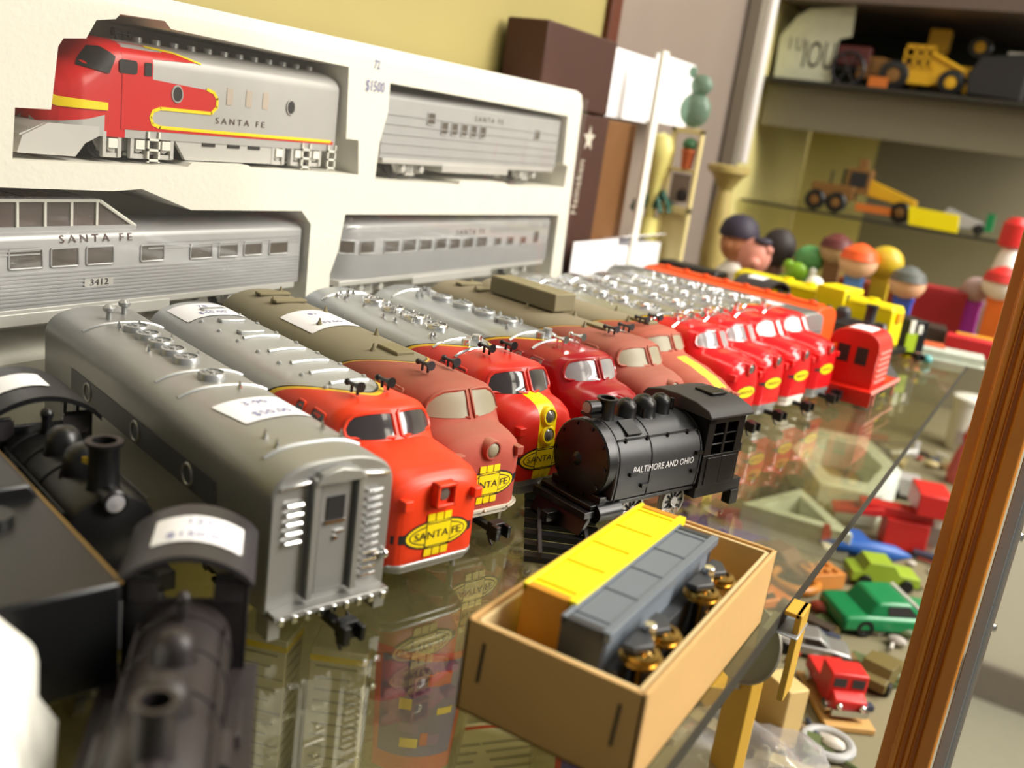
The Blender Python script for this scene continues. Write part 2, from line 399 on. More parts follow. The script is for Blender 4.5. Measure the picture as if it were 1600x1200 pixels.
def herald(bvh, z, parent, s=1.0, big=True, y=0.0, lead=True):
    """yellow cigar-band badge: oval with a cross block and lettering"""
    mb = MB(); dy = lambda vf: shift(vf, y, z)
    if lead: decal(mb, bvh, '+x', dy(poly2d([(-1.62*s, 0.12*s), (-0.9*s, 0.16*s), (-0.9*s, -0.16*s), (-1.62*s, -0.12*s)])), M_ink, 0.015)
    if lead: decal(mb, bvh, '+x', dy(poly2d([(1.62*s, 0.12*s), (0.9*s, 0.16*s), (0.9*s, -0.16*s), (1.62*s, -0.12*s)])), M_ink, 0.015)
    decal(mb, bvh, '+x', dy(poly2d(ellipse(0, 0, 1.2*s, 0.47*s))), M_ink, 0.02)
    decal(mb, bvh, '+x', dy(poly2d(ellipse(0, 0, 1.13*s, 0.41*s))), M_yellow, 0.03)
    if big:
        decal(mb, bvh, '+x', dy(poly2d(ellipse(0, 0, 1.02*s, 0.33*s))), M_ink, 0.035)
        decal(mb, bvh, '+x', dy(poly2d(ellipse(0, 0, 0.98*s, 0.29*s))), M_yellow, 0.04)
        decal(mb, bvh, '+x', dy(poly2d(rrect(0, 0, 0.92*s, 0.74*s, 0.02))), M_ink, 0.045)
        decal(mb, bvh, '+x', dy(poly2d(rrect(0, 0, 0.86*s, 0.68*s, 0.02))), M_yellow, 0.05)
        for k in (-1, 0, 1):
            for q in (-1, 1):
                decal(mb, bvh, '+x', dy(poly2d(rrect(k*0.3*s, q*0.55*s, 0.26*s, 0.24*s, 0.02))), M_yellow, 0.045)
    decal(mb, bvh, '+x', dy(text2d('SANTA FE', 0.34*s, 1.15)), M_ink, 0.062, 0.15)
    return mb.build('nose_badge', parent)
def two_panes(bvh, pts, parent, glass, frame, r=0.07, wd=1.0, side=True, sidez=(3.75, 4.45), sidex=((-4.3, -3.5), (-5.2, -4.7))):
    for s in (1, -1):
        q = [(s*a*wd, b) for a, b in pts]
        decal(MB(), bvh, '+x', poly2d(q), glass, 0.02, 0.15).build('windshield', parent)
        rim(MB(), bvh, '+x', q, r, frame, 0.01).build('windshield_frame', parent)
    if side:
        for ax, s in (('-y', 1), ('+y', -1)):
            for x0, x1 in sidex:
                q = rrect(s*(x0+x1)/2, (sidez[0]+sidez[1])/2, abs(x1-x0), sidez[1]-sidez[0], 0.1)
                w = decal(MB(), bvh, ax, poly2d(q), glass, 0.015, 0.3); rim(w, bvh, ax, q, 0.05, frame, 0.0)
                w.build('side_window', parent)

def engine(label, tip, ang, kind, body_m, red_m, glass, group='model engines in the slanted row', L=None, pilot_m=None, horns='black', roof='fans', roof_m=None,
           light='round', badge=True, sticker_at=None, truck_m=None, numberboards=True, badge_z=1.75, lens=None, headz=None, coup=True, wide=1.0, nl=1.0):
    wx = {'slant': -3.3, 'arch': -1.75, 'bulldog': -1.85, 'flat': -2.15}[kind]; sh = -wx*(1-nl)
    keys = [(k[0]*nl if k[0] > wx-0.001 else k[0]+sh, k[1], k[2]*wide, k[3], k[4]) for k in KEYS[kind]]
    tip = (tip[0]-sh*math.cos(ang), tip[1]-sh*math.sin(ang))
    t = thing('toy_diesel_engine', label, 'toy train', (tip[0], tip[1], 0), ang, group)
    if L: keys[0] = (-L,)+keys[0][1:]
    pilot_m = pilot_m or M_silver; roof_m = roof_m or M_silver; lens = lens or M_lens
    vx = {'slant': -3.7, 'arch': -2.0, 'bulldog': -2.2, 'flat': -2.5}[kind]+sh
    b = loft_body(keys, body_m, 1.0, 0.55, vx); bv = b.bvh(); b.build('body', t, 40)
    zl, zh = {'bulldog': (3.98, 4.72), 'flat': (4.04, 4.72), 'arch': (3.9, 4.74), 'slant': (4.02, 4.68)}[kind]
    if kind == 'arch':
        pts = [(0.1, zl), (0.1, zh), (0.5, zh), (0.9, zh-0.05), (1.2, zh-0.18), (1.45, zh-0.42), (1.58, zl)]
    else:
        pts = [(0.1, zl+0.04), (0.1, zh-0.06), (0.17, zh), (0.9, zh-0.02), (1.25, zh-0.1), (1.42, zh-0.24), (1.55, zl+0.2), (1.54, zl+0.02), (1.44, zl-0.04), (0.2, zl)]
    dx = (-1.2 if kind == 'slant' else 0)+sh
    two_panes(bv, pts, t, glass, red_m, wd=wide, sidex=((-4.4+dx, -3.6+dx), (-5.3+dx, -4.85+dx)))
    # pilot
    po = plan_outline(keys, -2.4+sh, 0.12, -0.02)
    p = MB().prism(po, 'xy', 0.75, 1.04, pilot_m)
    if kind in ('flat', 'arch'):
        p.prism([(x+0.08, y*1.06) for x, y in po], 'xy', 0.92, 1.06, pilot_m)
        for s in (-1, 1): p.cb((-0.9, s*1.55, 0.55), (0.5, 0.12, 0.9), pilot_m, rz=-s*0.5)
    else:
        p.prism([(x-0.05, y*0.96) for x, y in po], 'xy', 0.42, 0.78, pilot_m)
    if kind == 'arch':
        for i in range(0, len(po)-1):
            a, c = po[i], po[i+1]
            if a[0] > -1.9:
                for q in (0, 0.5): p.sph(((a[0]+(c[0]-a[0])*q)+0.1, (a[1]+(c[1]-a[1])*q)*1.07, 0.98), 0.07, pilot_m, 6, 4)
    p.build('pilot', t, bevel=0.03)
    if coup: coupler_mesh(0.15).build('coupler', t, bevel=0.02)
    for cx in (-3.6, keys[0][0]+3.2): truck_mesh(cx, truck_m or M_black, M_black).build('truck', t)
    # headlight
    hz = headz or {'bulldog': 3.35, 'flat': 3.1, 'arch': 3.15, 'slant': 2.7}[kind]
    hp = cast(bv, '+x', 0, hz)
    if light == 'round':
        h = MB().lathe([(0.36, -0.9), (0.36, 0.1), (0.32, 0.16), (0.27, 0.16), (0.26, 0.08)], red_m, (hp.x, 0, hz), (1, 0, 0), 24)
        hb = h.build('headlight', t)
        MB().lathe([(0.26, 0), (0.22, 0.04), (0.12, 0.075), (0.01, 0.085)], lens, (hp.x+0.1, 0, hz), (1, 0, 0), 20).build('lens', hb)
    elif light == 'square':
        h = MB(); x = hp.x; w, d = 0.36, 0.1
        h.box(x-0.5, x+0.28, -w, w, hz-w, hz-w+d, red_m); h.box(x-0.5, x+0.28, -w, w, hz+w-d, hz+w, red_m)
        h.box(x-0.5, x+0.28, -w, -w+d, hz-w, hz+w, red_m); h.box(x-0.5, x+0.28, w-d, w, hz-w, hz+w, red_m); h.box(x-0.5, x+0.12, -w+0.02, w-0.02, hz-w+0.02, hz+w-0.02, red_m)
        hb = h.build('headlight', t, bevel=0.03)
        MB().lathe([(0.2, 0.1), (0.17, 0.14), (0.01, 0.16)], lens, (x+0.02, 0, hz), (1, 0, 0), 20).build('lens', hb)
    elif light == 'double':
        for zz in (3.4, 2.7):
            hp = cast(bv, '+x', 0, zz)
            h = MB().lathe([(0.36, -0.8), (0.36, 0.08), (0.31, 0.14), (0.26, 0.14), (0.25, 0.05)], M_yellow, (hp.x, 0, zz), (1, 0, 0.15), 24).build('headlight', t)
            MB().lathe([(0.25, 0), (0.2, 0.05), (0.01, 0.1)], lens, (hp.x+0.08, 0, zz+0.015), (1, 0, 0.15), 20).build('lens', h)
    if numberboards:
        for s in (-1, 1):
            zz = 2.95 if kind != 'slant' else 2.5
            q = cast(bv, '+x', s*1.25*wide, zz)
            if q: MB().prism([(q.x-0.75, zz-0.16), (q.x+0.22, zz-0.16), (q.x+0.22, zz+0.16), (q.x-0.5, zz+0.16)], 'xz', s*1.12*wide, s*1.42*wide, red_m).build('number_board', t, bevel=0.03)
    if badge: herald(bv, badge_z, t, 1.0 if badge is True else badge, badge is True)
    # roof
    hm = M_black if horns == 'black' else (M_chrome if horns == 'chrome' else M_gun)
    if horns:
        hx = (-3.9 if kind != 'slant' else -5.1)+sh
        for s in (-1, 1): horn_mesh(hx-(0.15 if s > 0 else 0), s*0.62, roof_z(keys, hx, 0.62)+0.3, hm).build('horn', t)
    Lk = -keys[0][0]
    if roof in ('fans', 'busy', 'dustyfans'):
        for i in range(4):
            fm = fan_mesh(-Lk+3.2+i*1.55, 4.98, roof_m, 0.5); fm.build('roof_fan', t)
        for x in (-Lk+1.2, -Lk+9.6, -Lk+11.0): rib_mesh(keys, x, roof_m).build('roof_rib', t)
        d = MB()
        for i in range(10 if roof != 'busy' else 26):
            x = -Lk+1.0+rnd.random()*(Lk-7); y = rnd.uniform(-1.1, 1.1); z = roof_z(keys, x, y)
            d.lathe([(0.09, -0.05), (0.09, 0.08), (0.03, 0.2)], roof_m, (x, y, z), n=8)
        d.cyl((-Lk+9.9, 0.5, 4.8), (-Lk+9.9, 0.5, 5.15), 0.2, roof_m, n=12); d.cyl((-Lk+10.4, -0.45, 4.8), (-Lk+10.4, -0.45, 5.15), 0.2, roof_m, n=12)
        d.build('roof_stud', t)
    elif roof == 'plain':
        for x in (-Lk+5.5, -Lk+7.3, -Lk+8.8, -Lk+10.0, -Lk+11.2): rib_mesh(keys, x, roof_m, 0.7, 0.09).build('roof_rib', t)
        for i in range(3): MB().cb((-Lk+1.5+i*1.7, 0.1-0.1*i, 4.97), (0.35, 1.0, 0.16), roof_m).build('roof_vent', t, bevel=0.05)
        d = MB()
        for i in range(14):
            x = -Lk+2.0+i*0.72; y = (-1) ** i*0.95; d.sph((x, y, roof_z(keys, x, y)), 0.09, roof_m, 8, 5)
        d.build('roof_stud', t)
    elif roof == 'dusty':
        for x in (-Lk+1.2, -Lk+2.6): 
            MB().cb((x, 0, 5.0), (0.5, 1.5, 0.14), roof_m).build('roof_vent', t, bevel=0.05)
        for s in (-1, 1): MB().box(-Lk+4.5, -Lk+9.5, s*1.25-0.06, s*1.25+0.06, 4.3, 4.52, roof_m).build('roof_rail', t)
        MB().cb((-Lk+10.5, 0, 4.98), (1.3, 0.8, 0.18), roof_m).build('roof_hatch', t, bevel=0.05)
        d = MB()
        for i in range(6):
            x = -Lk+0.6+i*1.9; y = (-1) ** i*0.7; d.lathe([(0.16, -0.05), (0.08, 0.1), (0.03, 0.28)], roof_m, (x, y, roof_z(keys, x, y)), n=8)
        d.build('roof_stud', t)
    if sticker_at:
        sx, sy, w, h, lines = sticker_at; sticker(bv, sx, sy, w, h, lines, t)
    return t

M_lens = mat('lamp_glass', (104, 98, 92), 0.12, coat=0.6)
R_orange = (232, 60, 22); R_red = (214, 44, 32); R_deep = (168, 24, 34); R_pink = (186, 78, 62); R_gloss = (224, 30, 36)
M_r2 = mat('orange_red_paint', R_orange, 0.42); M_r3 = mat('dusty_red_paint', (164, 60, 46), 0.7, dust=(DUST, 0.3)); M_r4 = mat('bright_red_paint', R_red, 0.35)
M_r5 = mat('deep_red_paint', R_deep, 0.22, coat=0.5); M_r8 = mat('glossy_red_paint', R_gloss, 0.22, coat=0.6)
M_dsilver = mat('dusty_roof_plastic', (120, 112, 86), 0.75, dust=((150, 138, 100), 0.5), bump=0.2)
M_dpil = mat('dusty_pilot', (200, 194, 178), 0.7, dust=(DUST, 0.3))
B2 = bonnet_mat('orange_bonnet', R_orange, (176, 178, 178), -6.9, -3.7, rough=0.4)
B3 = bonnet_mat('dusty_bonnet', (172, 60, 46), (134, 130, 106), -7.0, -4.2, dust=((146, 130, 106), 0.36), rough=0.8, smetal=0.1, line=0.05)
B4 = bonnet_mat('red_bonnet', R_red, (170, 174, 176), -6.8, -3.9, stripe=(0.42, -1.2), rough=0.33)
B5 = bonnet_mat('deep_bonnet', R_deep, (168, 172, 174), -6.9, -3.8, rough=0.22)
B6 = bonnet_mat('dusty_bonnet_pink', (166, 62, 50), (134, 130, 106), -7.0, -4.6, dust=((148, 124, 102), 0.42), rough=0.8, smetal=0.1, line=0.05)
B7 = bonnet_mat('dusty_bonnet_striped', (182, 66, 48), (136, 132, 108), -8.0, -5.5, dust=((156, 130, 104), 0.32), stripe=(0.38, -2.9), rough=0.75, smetal=0.1, line=0.05)
B8 = bonnet_mat('gloss_bonnet', R_gloss, (188, 192, 196), -7.0, -4.6, rough=0.2, smetal=0.8)

A = math.radians
engine('orange-red and silver toy engine with square nose lamp, beside the grey end-door car', (-13.75, 21.7), A(-16.5), 'flat', B2, M_r2, M_glassdk, light='square', roof='plain', coup=False,
       horns='black', sticker_at=(-14.9, -0.1, 2.4, 1.9, ['78', '$40.00']), badge_z=1.85)
engine('dusty faded red toy engine with arched windows and dusty cream pilot', (-14.05, 25.7), A(-17.5), 'arch', B3, M_r3, M_glassdusty, light='round', roof='dusty', roof_m=M_dsilver, horns='gun',
       pilot_m=M_dpil, lens=M_glassdusty, nl=0.62, sticker_at=(-10.8, -0.2, 2.2, 2.6, ['81', '$35.00']), badge_z=1.95, truck_m=M_gun)
engine('bright red toy engine with yellow nose stripe and two stacked headlights', (-14.2, 29.9), A(-17.5), 'bulldog', B4, M_r4, M_glassdk, L=15.0, nl=0.62, light='double', roof='busy', roof_m=M_chrome, horns='black', badge_z=1.8)
engine('deep glossy crimson toy engine with chrome horns behind the stack of the black tank engine', (-13.3, 34.3), A(-16), 'bulldog', B5, M_r5, M_glassgrey, L=15.0, nl=0.68, light='round', roof='busy', roof_m=M_silver, horns='chrome', badge=False)
engine('dusty pinkish toy engine with blank nose and small price slip behind its cab', (-13.0, 38.8), A(-15), 'bulldog', B6, M_r3, M_glassdusty, L=15.0, nl=0.72, light='round', roof='dusty', roof_m=M_dsilver, horns='gun', badge=False, lens=M_glassdusty,
       sticker_at=(-4.5, 0.55, 1.3, 1.7, []))
engine('dusty red toy engine with long sloping nose and yellow nose stripe', (-12.0, 42.4), A(-15), 'slant', B7, M_r3, M_glassdusty, L=16, light='round', roof='dusty', roof_m=M_dsilver, horns='gun', badge=False, lens=M_chrome)
glossy = [((-12.3, 46.4), 'glossy red toy engine with grey windows, nearest of the four shiny ones', M_glassgrey),
          ((-11.9, 49.9), 'glossy red toy engine with pale grey windows, second of the four shiny ones', M_glassgrey),
          ((-11.3, 53.4), 'glossy red toy engine with windows painted in white reflection and white pilot, third of the shiny four', M_glasswh),
          ((-10.7, 56.9), 'glossy red toy engine with windows painted in white reflection, fourth of the shiny ones, beside the red switcher', M_glasswh)]
for i, (tp, lb, g) in enumerate(glossy):
    engine(lb, tp, A(-14.5+0.5*i), 'bulldog', B8, M_r8, g, L=15, light='round', roof='busy', roof_m=M_chrome, horns='chrome' if i < 2 else None, badge=0.72, pilot_m=M_white if i == 2 else M_silver, badge_z=2.15, wide=0.92)

# ------------------------------------------------------------------ grey B unit with end door
def booster():
    t = thing('toy_booster_unit', 'long silver-grey cabless engine with end door and price tag, left end of the row', 'toy train', (-14.35, 17.7, 0), A(-17), 'model engines in the slanted row')
    keys = [(-16.6, 4.95, 1.8, 3.95, 2.5), (0, 4.95, 1.8, 3.95, 2.5)]
    m = M_silverD; mb = MB(); rings = []
    for x in (-16.6, -16.5, -12, -8, -4, -0.12, -0.04, 0):
        sh = 0.06 if x in (0,) else (0.02 if x == -0.04 else 0)
        r = ring_at(keys, x, 1.0, 0, 99); rings.append([(a, y*(1-sh*0.6), z-(sh if z > 4 else 0)) for a, y, z in r])
    n = len(rings[0]); vs = [p for r in rings for p in r]; fs = []
    for j in range(len(rings)-1): fs += [(j*n+i, j*n+(i+1) % n, (j+1)*n+(i+1) % n, (j+1)*n+i) for i in range(n)]
    fs += [tuple(range(n))[::-1], tuple((len(rings)-1)*n+i for i in range(n))]
    mb.add(vs, fs, m); bv = mb.bvh(); mb.build('body', t)
    # end wall: door, posts, ladder bars
    e = MB()
    e.box(0, 0.22, -0.75, -0.55, 1.25, 4.55, m); e.box(0, 0.22, 0.55, 0.75, 1.25, 4.55, m)
    e.prism([(-0.78, 4.4), (0.78, 4.4), (0.55, 4.66), (0.0, 4.78), (-0.55, 4.66)], 'yz', 0, 0.3, m)
    e.prism([(-0.6, 4.4), (-1.6, 4.3), (-1.6, 4.38), (-0.6, 4.5)], 'yz', 0, 0.1, M_chrome)
    e.prism([(0.6, 4.4), (1.6, 4.3), (1.6, 4.38), (0.6, 4.5)], 'yz', 0, 0.1, M_chrome)
    e.build('diaphragm', t, bevel=0.03)
    d = MB().box(0, 0.06, -0.45, 0.45, 1.3, 4.3, mat('door_grey', (150, 150, 148), 0.4, 0.4)); do = d.build('end_door', t, bevel=0.02)
    MB().box(0.06, 0.09, -0.26, 0.26, 3.3, 3.95, M_ink).build('door_window', do)
    w = MB(); rim(w, bv, '+x', [], 0, m)
    w.box(0.06, 0.12, -0.3, 0.3, 3.22, 3.3, M_chrome); w.box(0.06, 0.12, 0.0, 0.1, 2.75, 2.85, M_chrome); w.box(0.06, 0.13, 0.02, 0.3, 2.95, 3.0, M_chrome); w.build('door_handle', do)
    for k in range(12): MB().tube([(0, 0.95, 1.5+k*0.22), (0.1, 0.97, 1.5+k*0.22), (0.1, 1.38, 1.5+k*0.22), (0, 1.4, 1.5+k*0.22)], 0.045, M_chrome, 6).build('ladder_rung', t)
    for k in range(5): MB().tube([(0, -0.95, 2.9+k*0.25), (0.1, -0.97, 2.9+k*0.25), (0.1, -1.38, 2.9+k*0.25), (0, -1.4, 2.9+k*0.25)], 0.045, M_chrome, 6).build('ladder_rung', t)
    MB().sph((0.08, 1.66, 2.0), 0.14, M_chrome, 12, 8).cyl((0, 1.66, 2.0), (0.1, 1.3, 2.05), 0.05, M_chrome).build('marker_lamp', t)
    b = MB().box(-0.05, 0.4, -1.7, 1.7, 0.95, 1.12, m)
    for k in range(9): b.box(0.38, 0.46, -1.6+k*0.38, -1.45+k*0.38, 0.85, 1.05, M_chrome)
    b.box(-0.4, 0.2, -1.75, -1.4, 0.35, 0.95, m); b.box(-0.4, 0.2, 1.4, 1.75, 0.45, 0.95, m); b.build('end_sill', t, bevel=0.02)
    c = coupler_mesh(0.45, 0.6); c.build('coupler', t, bevel=0.02)
    MB().tube([(0.5, 0.35, 0.8), (0.75, 0.35, 0.5), (0.8, 0.3, 0.15), (0.7, 0.25, 0.02)], 0.05, M_black).build('air_hose', t)
    # roof
    for x in (-1.2, -6.3, -7.9, -14.0): rib_mesh(keys, x, M_silver, 1.4, 0.06).build('roof_rib', t)
    for i, x in enumerate((-7.1, -8.9, -9.9, -10.9, -11.9, -12.9)): fan_mesh(x, 5.0, M_silver, 0.42).build('roof_fan', t)
    s = MB()
    for x, y in ((-2.1, -0.9), (-2.1, 0.8), (-1.4, -0.95), (-1.4, 0.95), (-5.9, 0.3), (-9.4, 0.6), (-10.4, -0.6), (-11.4, 0.6), (-13.4, 0.3), (-13.4, -0.4)):
        s.lathe([(0.08, -0.05), (0.07, 0.08), (0.02, 0.24)], M_chrome, (x, y, roof_z(keys, x, y)), n=8)
    for x in (-14.6, -15.3): s.lathe([(0.1, -0.1), (0.1, 0.25), (0.2, 0.3), (0.22, 0.42), (0.12, 0.52), (0.01, 0.55)], M_silver, (x, 0.5 if x < -15 else -0.3, 4.95), n=14)
    for y in (-1.5, 1.5): s.box(-16.2, -1.2, y-0.02, y+0.02, 4.3, 4.36, m)
    s.build('roof_stud', t)
    sticker(bv, -4.1, 0.1, 2.2, 1.7, ['3-90', '$50.00'], t, rot=0.12, size=0.46)
    # left side: grille panel and portholes
    g = MB(); dk = mat('side_grille', (92, 94, 96), 0.5, 0.3)
    decal(g, bv, '-y', poly2d(rrect(-8.3, 3.1, 11, 0.8, 0.05)), dk, 0.02, 1)
    for x in (-4.5, -8.2, -12.2):
        rim(g, bv, '-y', ellipse(x, 3.1, 0.3, 0.3, 16), 0.05, m, 0.03)
    g.build('side_panel', t)
    for cx in (-3.2, -13.2): truck_mesh(cx, M_black, M_black).build('truck', t)
    return t
booster()

# ------------------------------------------------------------------ steam engines
def wheelset(t, xs, r, m, rimm, rodm, hw=1.05, rod=True):
    for x in xs:
        for s in (-1, 1):
            w = MB(); w.lathe([(r*1.08, -0.12), (r*1.08, -0.06), (r, -0.05), (r, 0.08), (r*0.84, 0.1), (r*0.84, 0.02), (r*0.3, 0.02), (r*0.3, 0.12), (0.01, 0.13)], rimm, (x, s*hw, r), (0, s, 0), 28)
            for k in range(10):
                a = 2*PI*k/10; w.tube([(x, s*(hw+0.04), r), (x+r*0.85*math.cos(a), s*(hw+0.04), r+r*0.85*math.sin(a))], 0.045, m, 5)
            w.build('drive_wheel', t)
    if rod:
        for s in (-1, 1):
            q = MB(); q.box(min(xs)-0.15, max(xs)+0.15, s*(hw+0.16)-0.04, s*(hw+0.16)+0.04, r-0.3-0.09, r-0.3+0.09, rodm)
            for x in xs: q.cyl((x, s*(hw+0.1), r-0.3), (x, s*(hw+0.26), r-0.3), 0.14, rodm, n=12)
            q.build('side_rod', t)
def tank_engine():
    """x forward: smokebox at 0, cab at the back"""
    t = thing('toy_tank_engine', 'black saddle-tank steam engine lettered in white in front of the row', 'toy train', (-13.0, 29.35, 0), A(-109.5))
    bl = M_black; tank = mat('satin_black', (52, 53, 56), 0.42, bump=0.12)
    b = MB(); R = 1.42; zc = 2.55
    # tank: round top, straight lower sides
    prof = [(R*math.cos(PI*i/24), zc+R*math.sin(PI*i/24)) for i in range(25)]; prof = [(R*0.97, 1.35)]+[(R, 1.9)]+prof+[(-R, 1.9), (-R*0.97, 1.35)]
    b.prism(prof, 'yz', -5.0, -0.35, tank)
    body = b.build('saddle_tank', t, 30, bevel=0.05); bv = b.bvh()
    s = MB()
    for x in (-0.5, -2.15, -4.85): s.tube([(x, y*1.008, zc+(z-zc)*1.008) for y, z in prof], 0.025, tank, 6)
    for q in (1, -1):
        s.tube([(-0.5, q*1.12, 3.5), (-4.95, q*1.12, 3.5)], 0.035, bl, 6)
        for x in (-0.9, -2.0, -3.1, -4.2): s.cb((x, q*1.13, 3.46), (0.08, 0.1, 0.16), bl)
        for x, z in ((-1.2, 2.3), (-4.7, 2.7), (-4.6, 2.0), (-1.9, 1.8)): s.cb((x, q*1.46, z), (0.35, 0.14, 0.14), bl)
    s.build('handrail', body)
    f = MB().lathe([(1.42, -0.45), (1.42, 0), (1.36, 0.06), (1.2, 0.08), (0.9, 0.14), (0.25, 0.2), (0.1, 0.34), (0.01, 0.35)], bl, (0, 0, zc), (1, 0, 0), 36)
    for k in range(10):
        a = 2*PI*k/10; f.cb((0.1, 1.25*math.cos(a), zc+1.25*math.sin(a)), (0.06, 0.12, 0.12), bl)
    f.build('smokebox', t)
    MB().box(-0.6, 0.05, -1.25, 1.25, 1.0, 1.5, bl).box(-5.6, 0.5, -1.3, 1.3, 1.12, 1.28, bl).build('footplate', t, bevel=0.03)
    MB().lathe([(0.45, -0.2), (0.34, 0.05), (0.3, 0.5), (0.33, 0.72), (0.38, 0.74), (0.38, 0.8), (0.26, 0.8), (0.25, 0.4)], bl, (-0.85, 0, 3.9), n=22).build('smokestack', t)
    for i, (x, r, h) in enumerate(((-1.9, 0.4, 0.34), (-2.85, 0.46, 0.36), (-3.75, 0.38, 0.4))):
        MB().lathe([(r*1.25, -0.15), (r, 0.05), (r, h), (r*0.92, h+r*0.35), (r*0.65, h+r*0.66), (r*0.3, h+r*0.82), (0.01, h+r*0.86)], bl, (x, 0, 3.92), n=24).build('steam_dome' if i == 1 else 'sand_dome', t, 60)
    MB().cyl((-2.5, 0.35, 3.9), (-2.5, 0.35, 4.25), 0.08, bl).cyl((-4.4, 0, 3.9), (-4.4, 0, 4.4), 0.1, bl).cb((-1.4, 0.75, 3.78), (0.7, 0.7, 0.1), bl, rx=-0.5).build('whistle', t)
    h = MB().cb((-0.15, 0, 4.16), (0.5, 0.55, 0.12), bl).lathe([(0.22, -0.3), (0.24, 0.2), (0.2, 0.22)], bl, (-0.1, 0, 4.42), (1, 0, 0), 18).build('headlight', t)
    MB().lathe([(0.2, 0), (0.01, 0.05)], M_glassgrey, (0.125, 0, 4.42), (1, 0, 0), 18).build('lens', h)
    # cab
    c = MB(); x0, x1 = -7.2, -5.0; w = 1.42
    c.box(x1-0.12, x1, -w, w, 1.2, 4.15, bl); c.box(x0, x0+0.12, -w, w, 1.2, 4.15, bl)
    for q in (-1, 1):
        y = q*w; c.box(x0, x1, y-0.06, y+0.06, 1.2, 2.5, bl); c.box(x0, x0+0.4, y-0.06, y+0.06, 2.5, 4.15, bl); c.box(x1-0.4, x1, y-0.06, y+0.06, 2.5, 4.15, bl)
        c.box(x0, x1, y-0.06, y+0.06, 3.75, 4.15, bl); c.box((x0+x1)/2-0.08, (x0+x1)/2+0.08, y-0.05, y+0.05, 2.5, 3.8, bl)
        for zz in (2.9, 3.3): c.box(x0+0.3, x1-0.3, y-0.03, y+0.03, zz-0.03, zz+0.03, bl)
        c.box(x0+0.2, x0+1.1, y, y+q*0.1, 1.3, 2.4, bl); c.box(x1-1.1, x1-0.25, y, y+q*0.1, 1.3, 2.4, bl)
    c.build('cab', t, bevel=0.02)
    rp = [(-1.75, 4.1), (-1.7, 4.02), (1.7, 4.02), (1.75, 4.1), (1.55, 4.32), (0.9, 4.5), (0, 4.56), (-0.9, 4.5), (-1.55, 4.32)]
    MB().prism(rp, 'yz', x0-0.1, x1+0.3, mat('cab_roof_black', (58, 56, 56), 0.55, bump=0.1)).build('cab_roof', t, bevel=0.04)
    MB().cb((-6.4, 0.2, 4.6), (0.9, 0.9, 0.1), bl).build('roof_hatch', t, bevel=0.03)
    MB().box(-7.8, -5.0, -1.4, 1.4, 0.75, 1.25, bl).cb((-7.8, 0.0, 0.6), (0.6, 0.3, 0.3), bl).box(-7.7, -7.2, 1.1, 1.5, 0.2, 0.8, bl).build('cab_floor', t, bevel=0.02)
    wheelset(t, (-2.0, -4.3), 0.62, bl, M_ltgrey, M_chrome, 0.95)
    for q in (1, -1):
        MB().cyl((-0.9, q*1.25, 0.95), (0.25, q*1.25, 0.95), 0.34, bl, n=18).build('steam_cylinder', t)
        MB().tube([(0.2, q*1.3, 0.95), (-1.9, q*1.32, 0.75)], 0.06, M_chrome).build('piston_rod', t)
    MB().prism([(0.3, 0.9), (0.5, 0.9), (0.9, 0.25), (0.7, 0.25)], 'xz', -1.3, 1.3, bl).box(0.3, 0.8, -1.35, 1.35, 0.85, 1.1, bl).cb((1.1, 0, 0.55), (0.6, 0.35, 0.35), bl).build('buffer_beam', t, bevel=0.02)
    # lettering on the side that faces the case front (+y)
    L = MB(); decal(L, bv, '+y', shift(text2d('BALTIMORE AND OHIO', 0.36, 0.86), 2.85, 2.42), M_paper, 0.03, 0.2); L.build('lettering', t)
tank_engine()

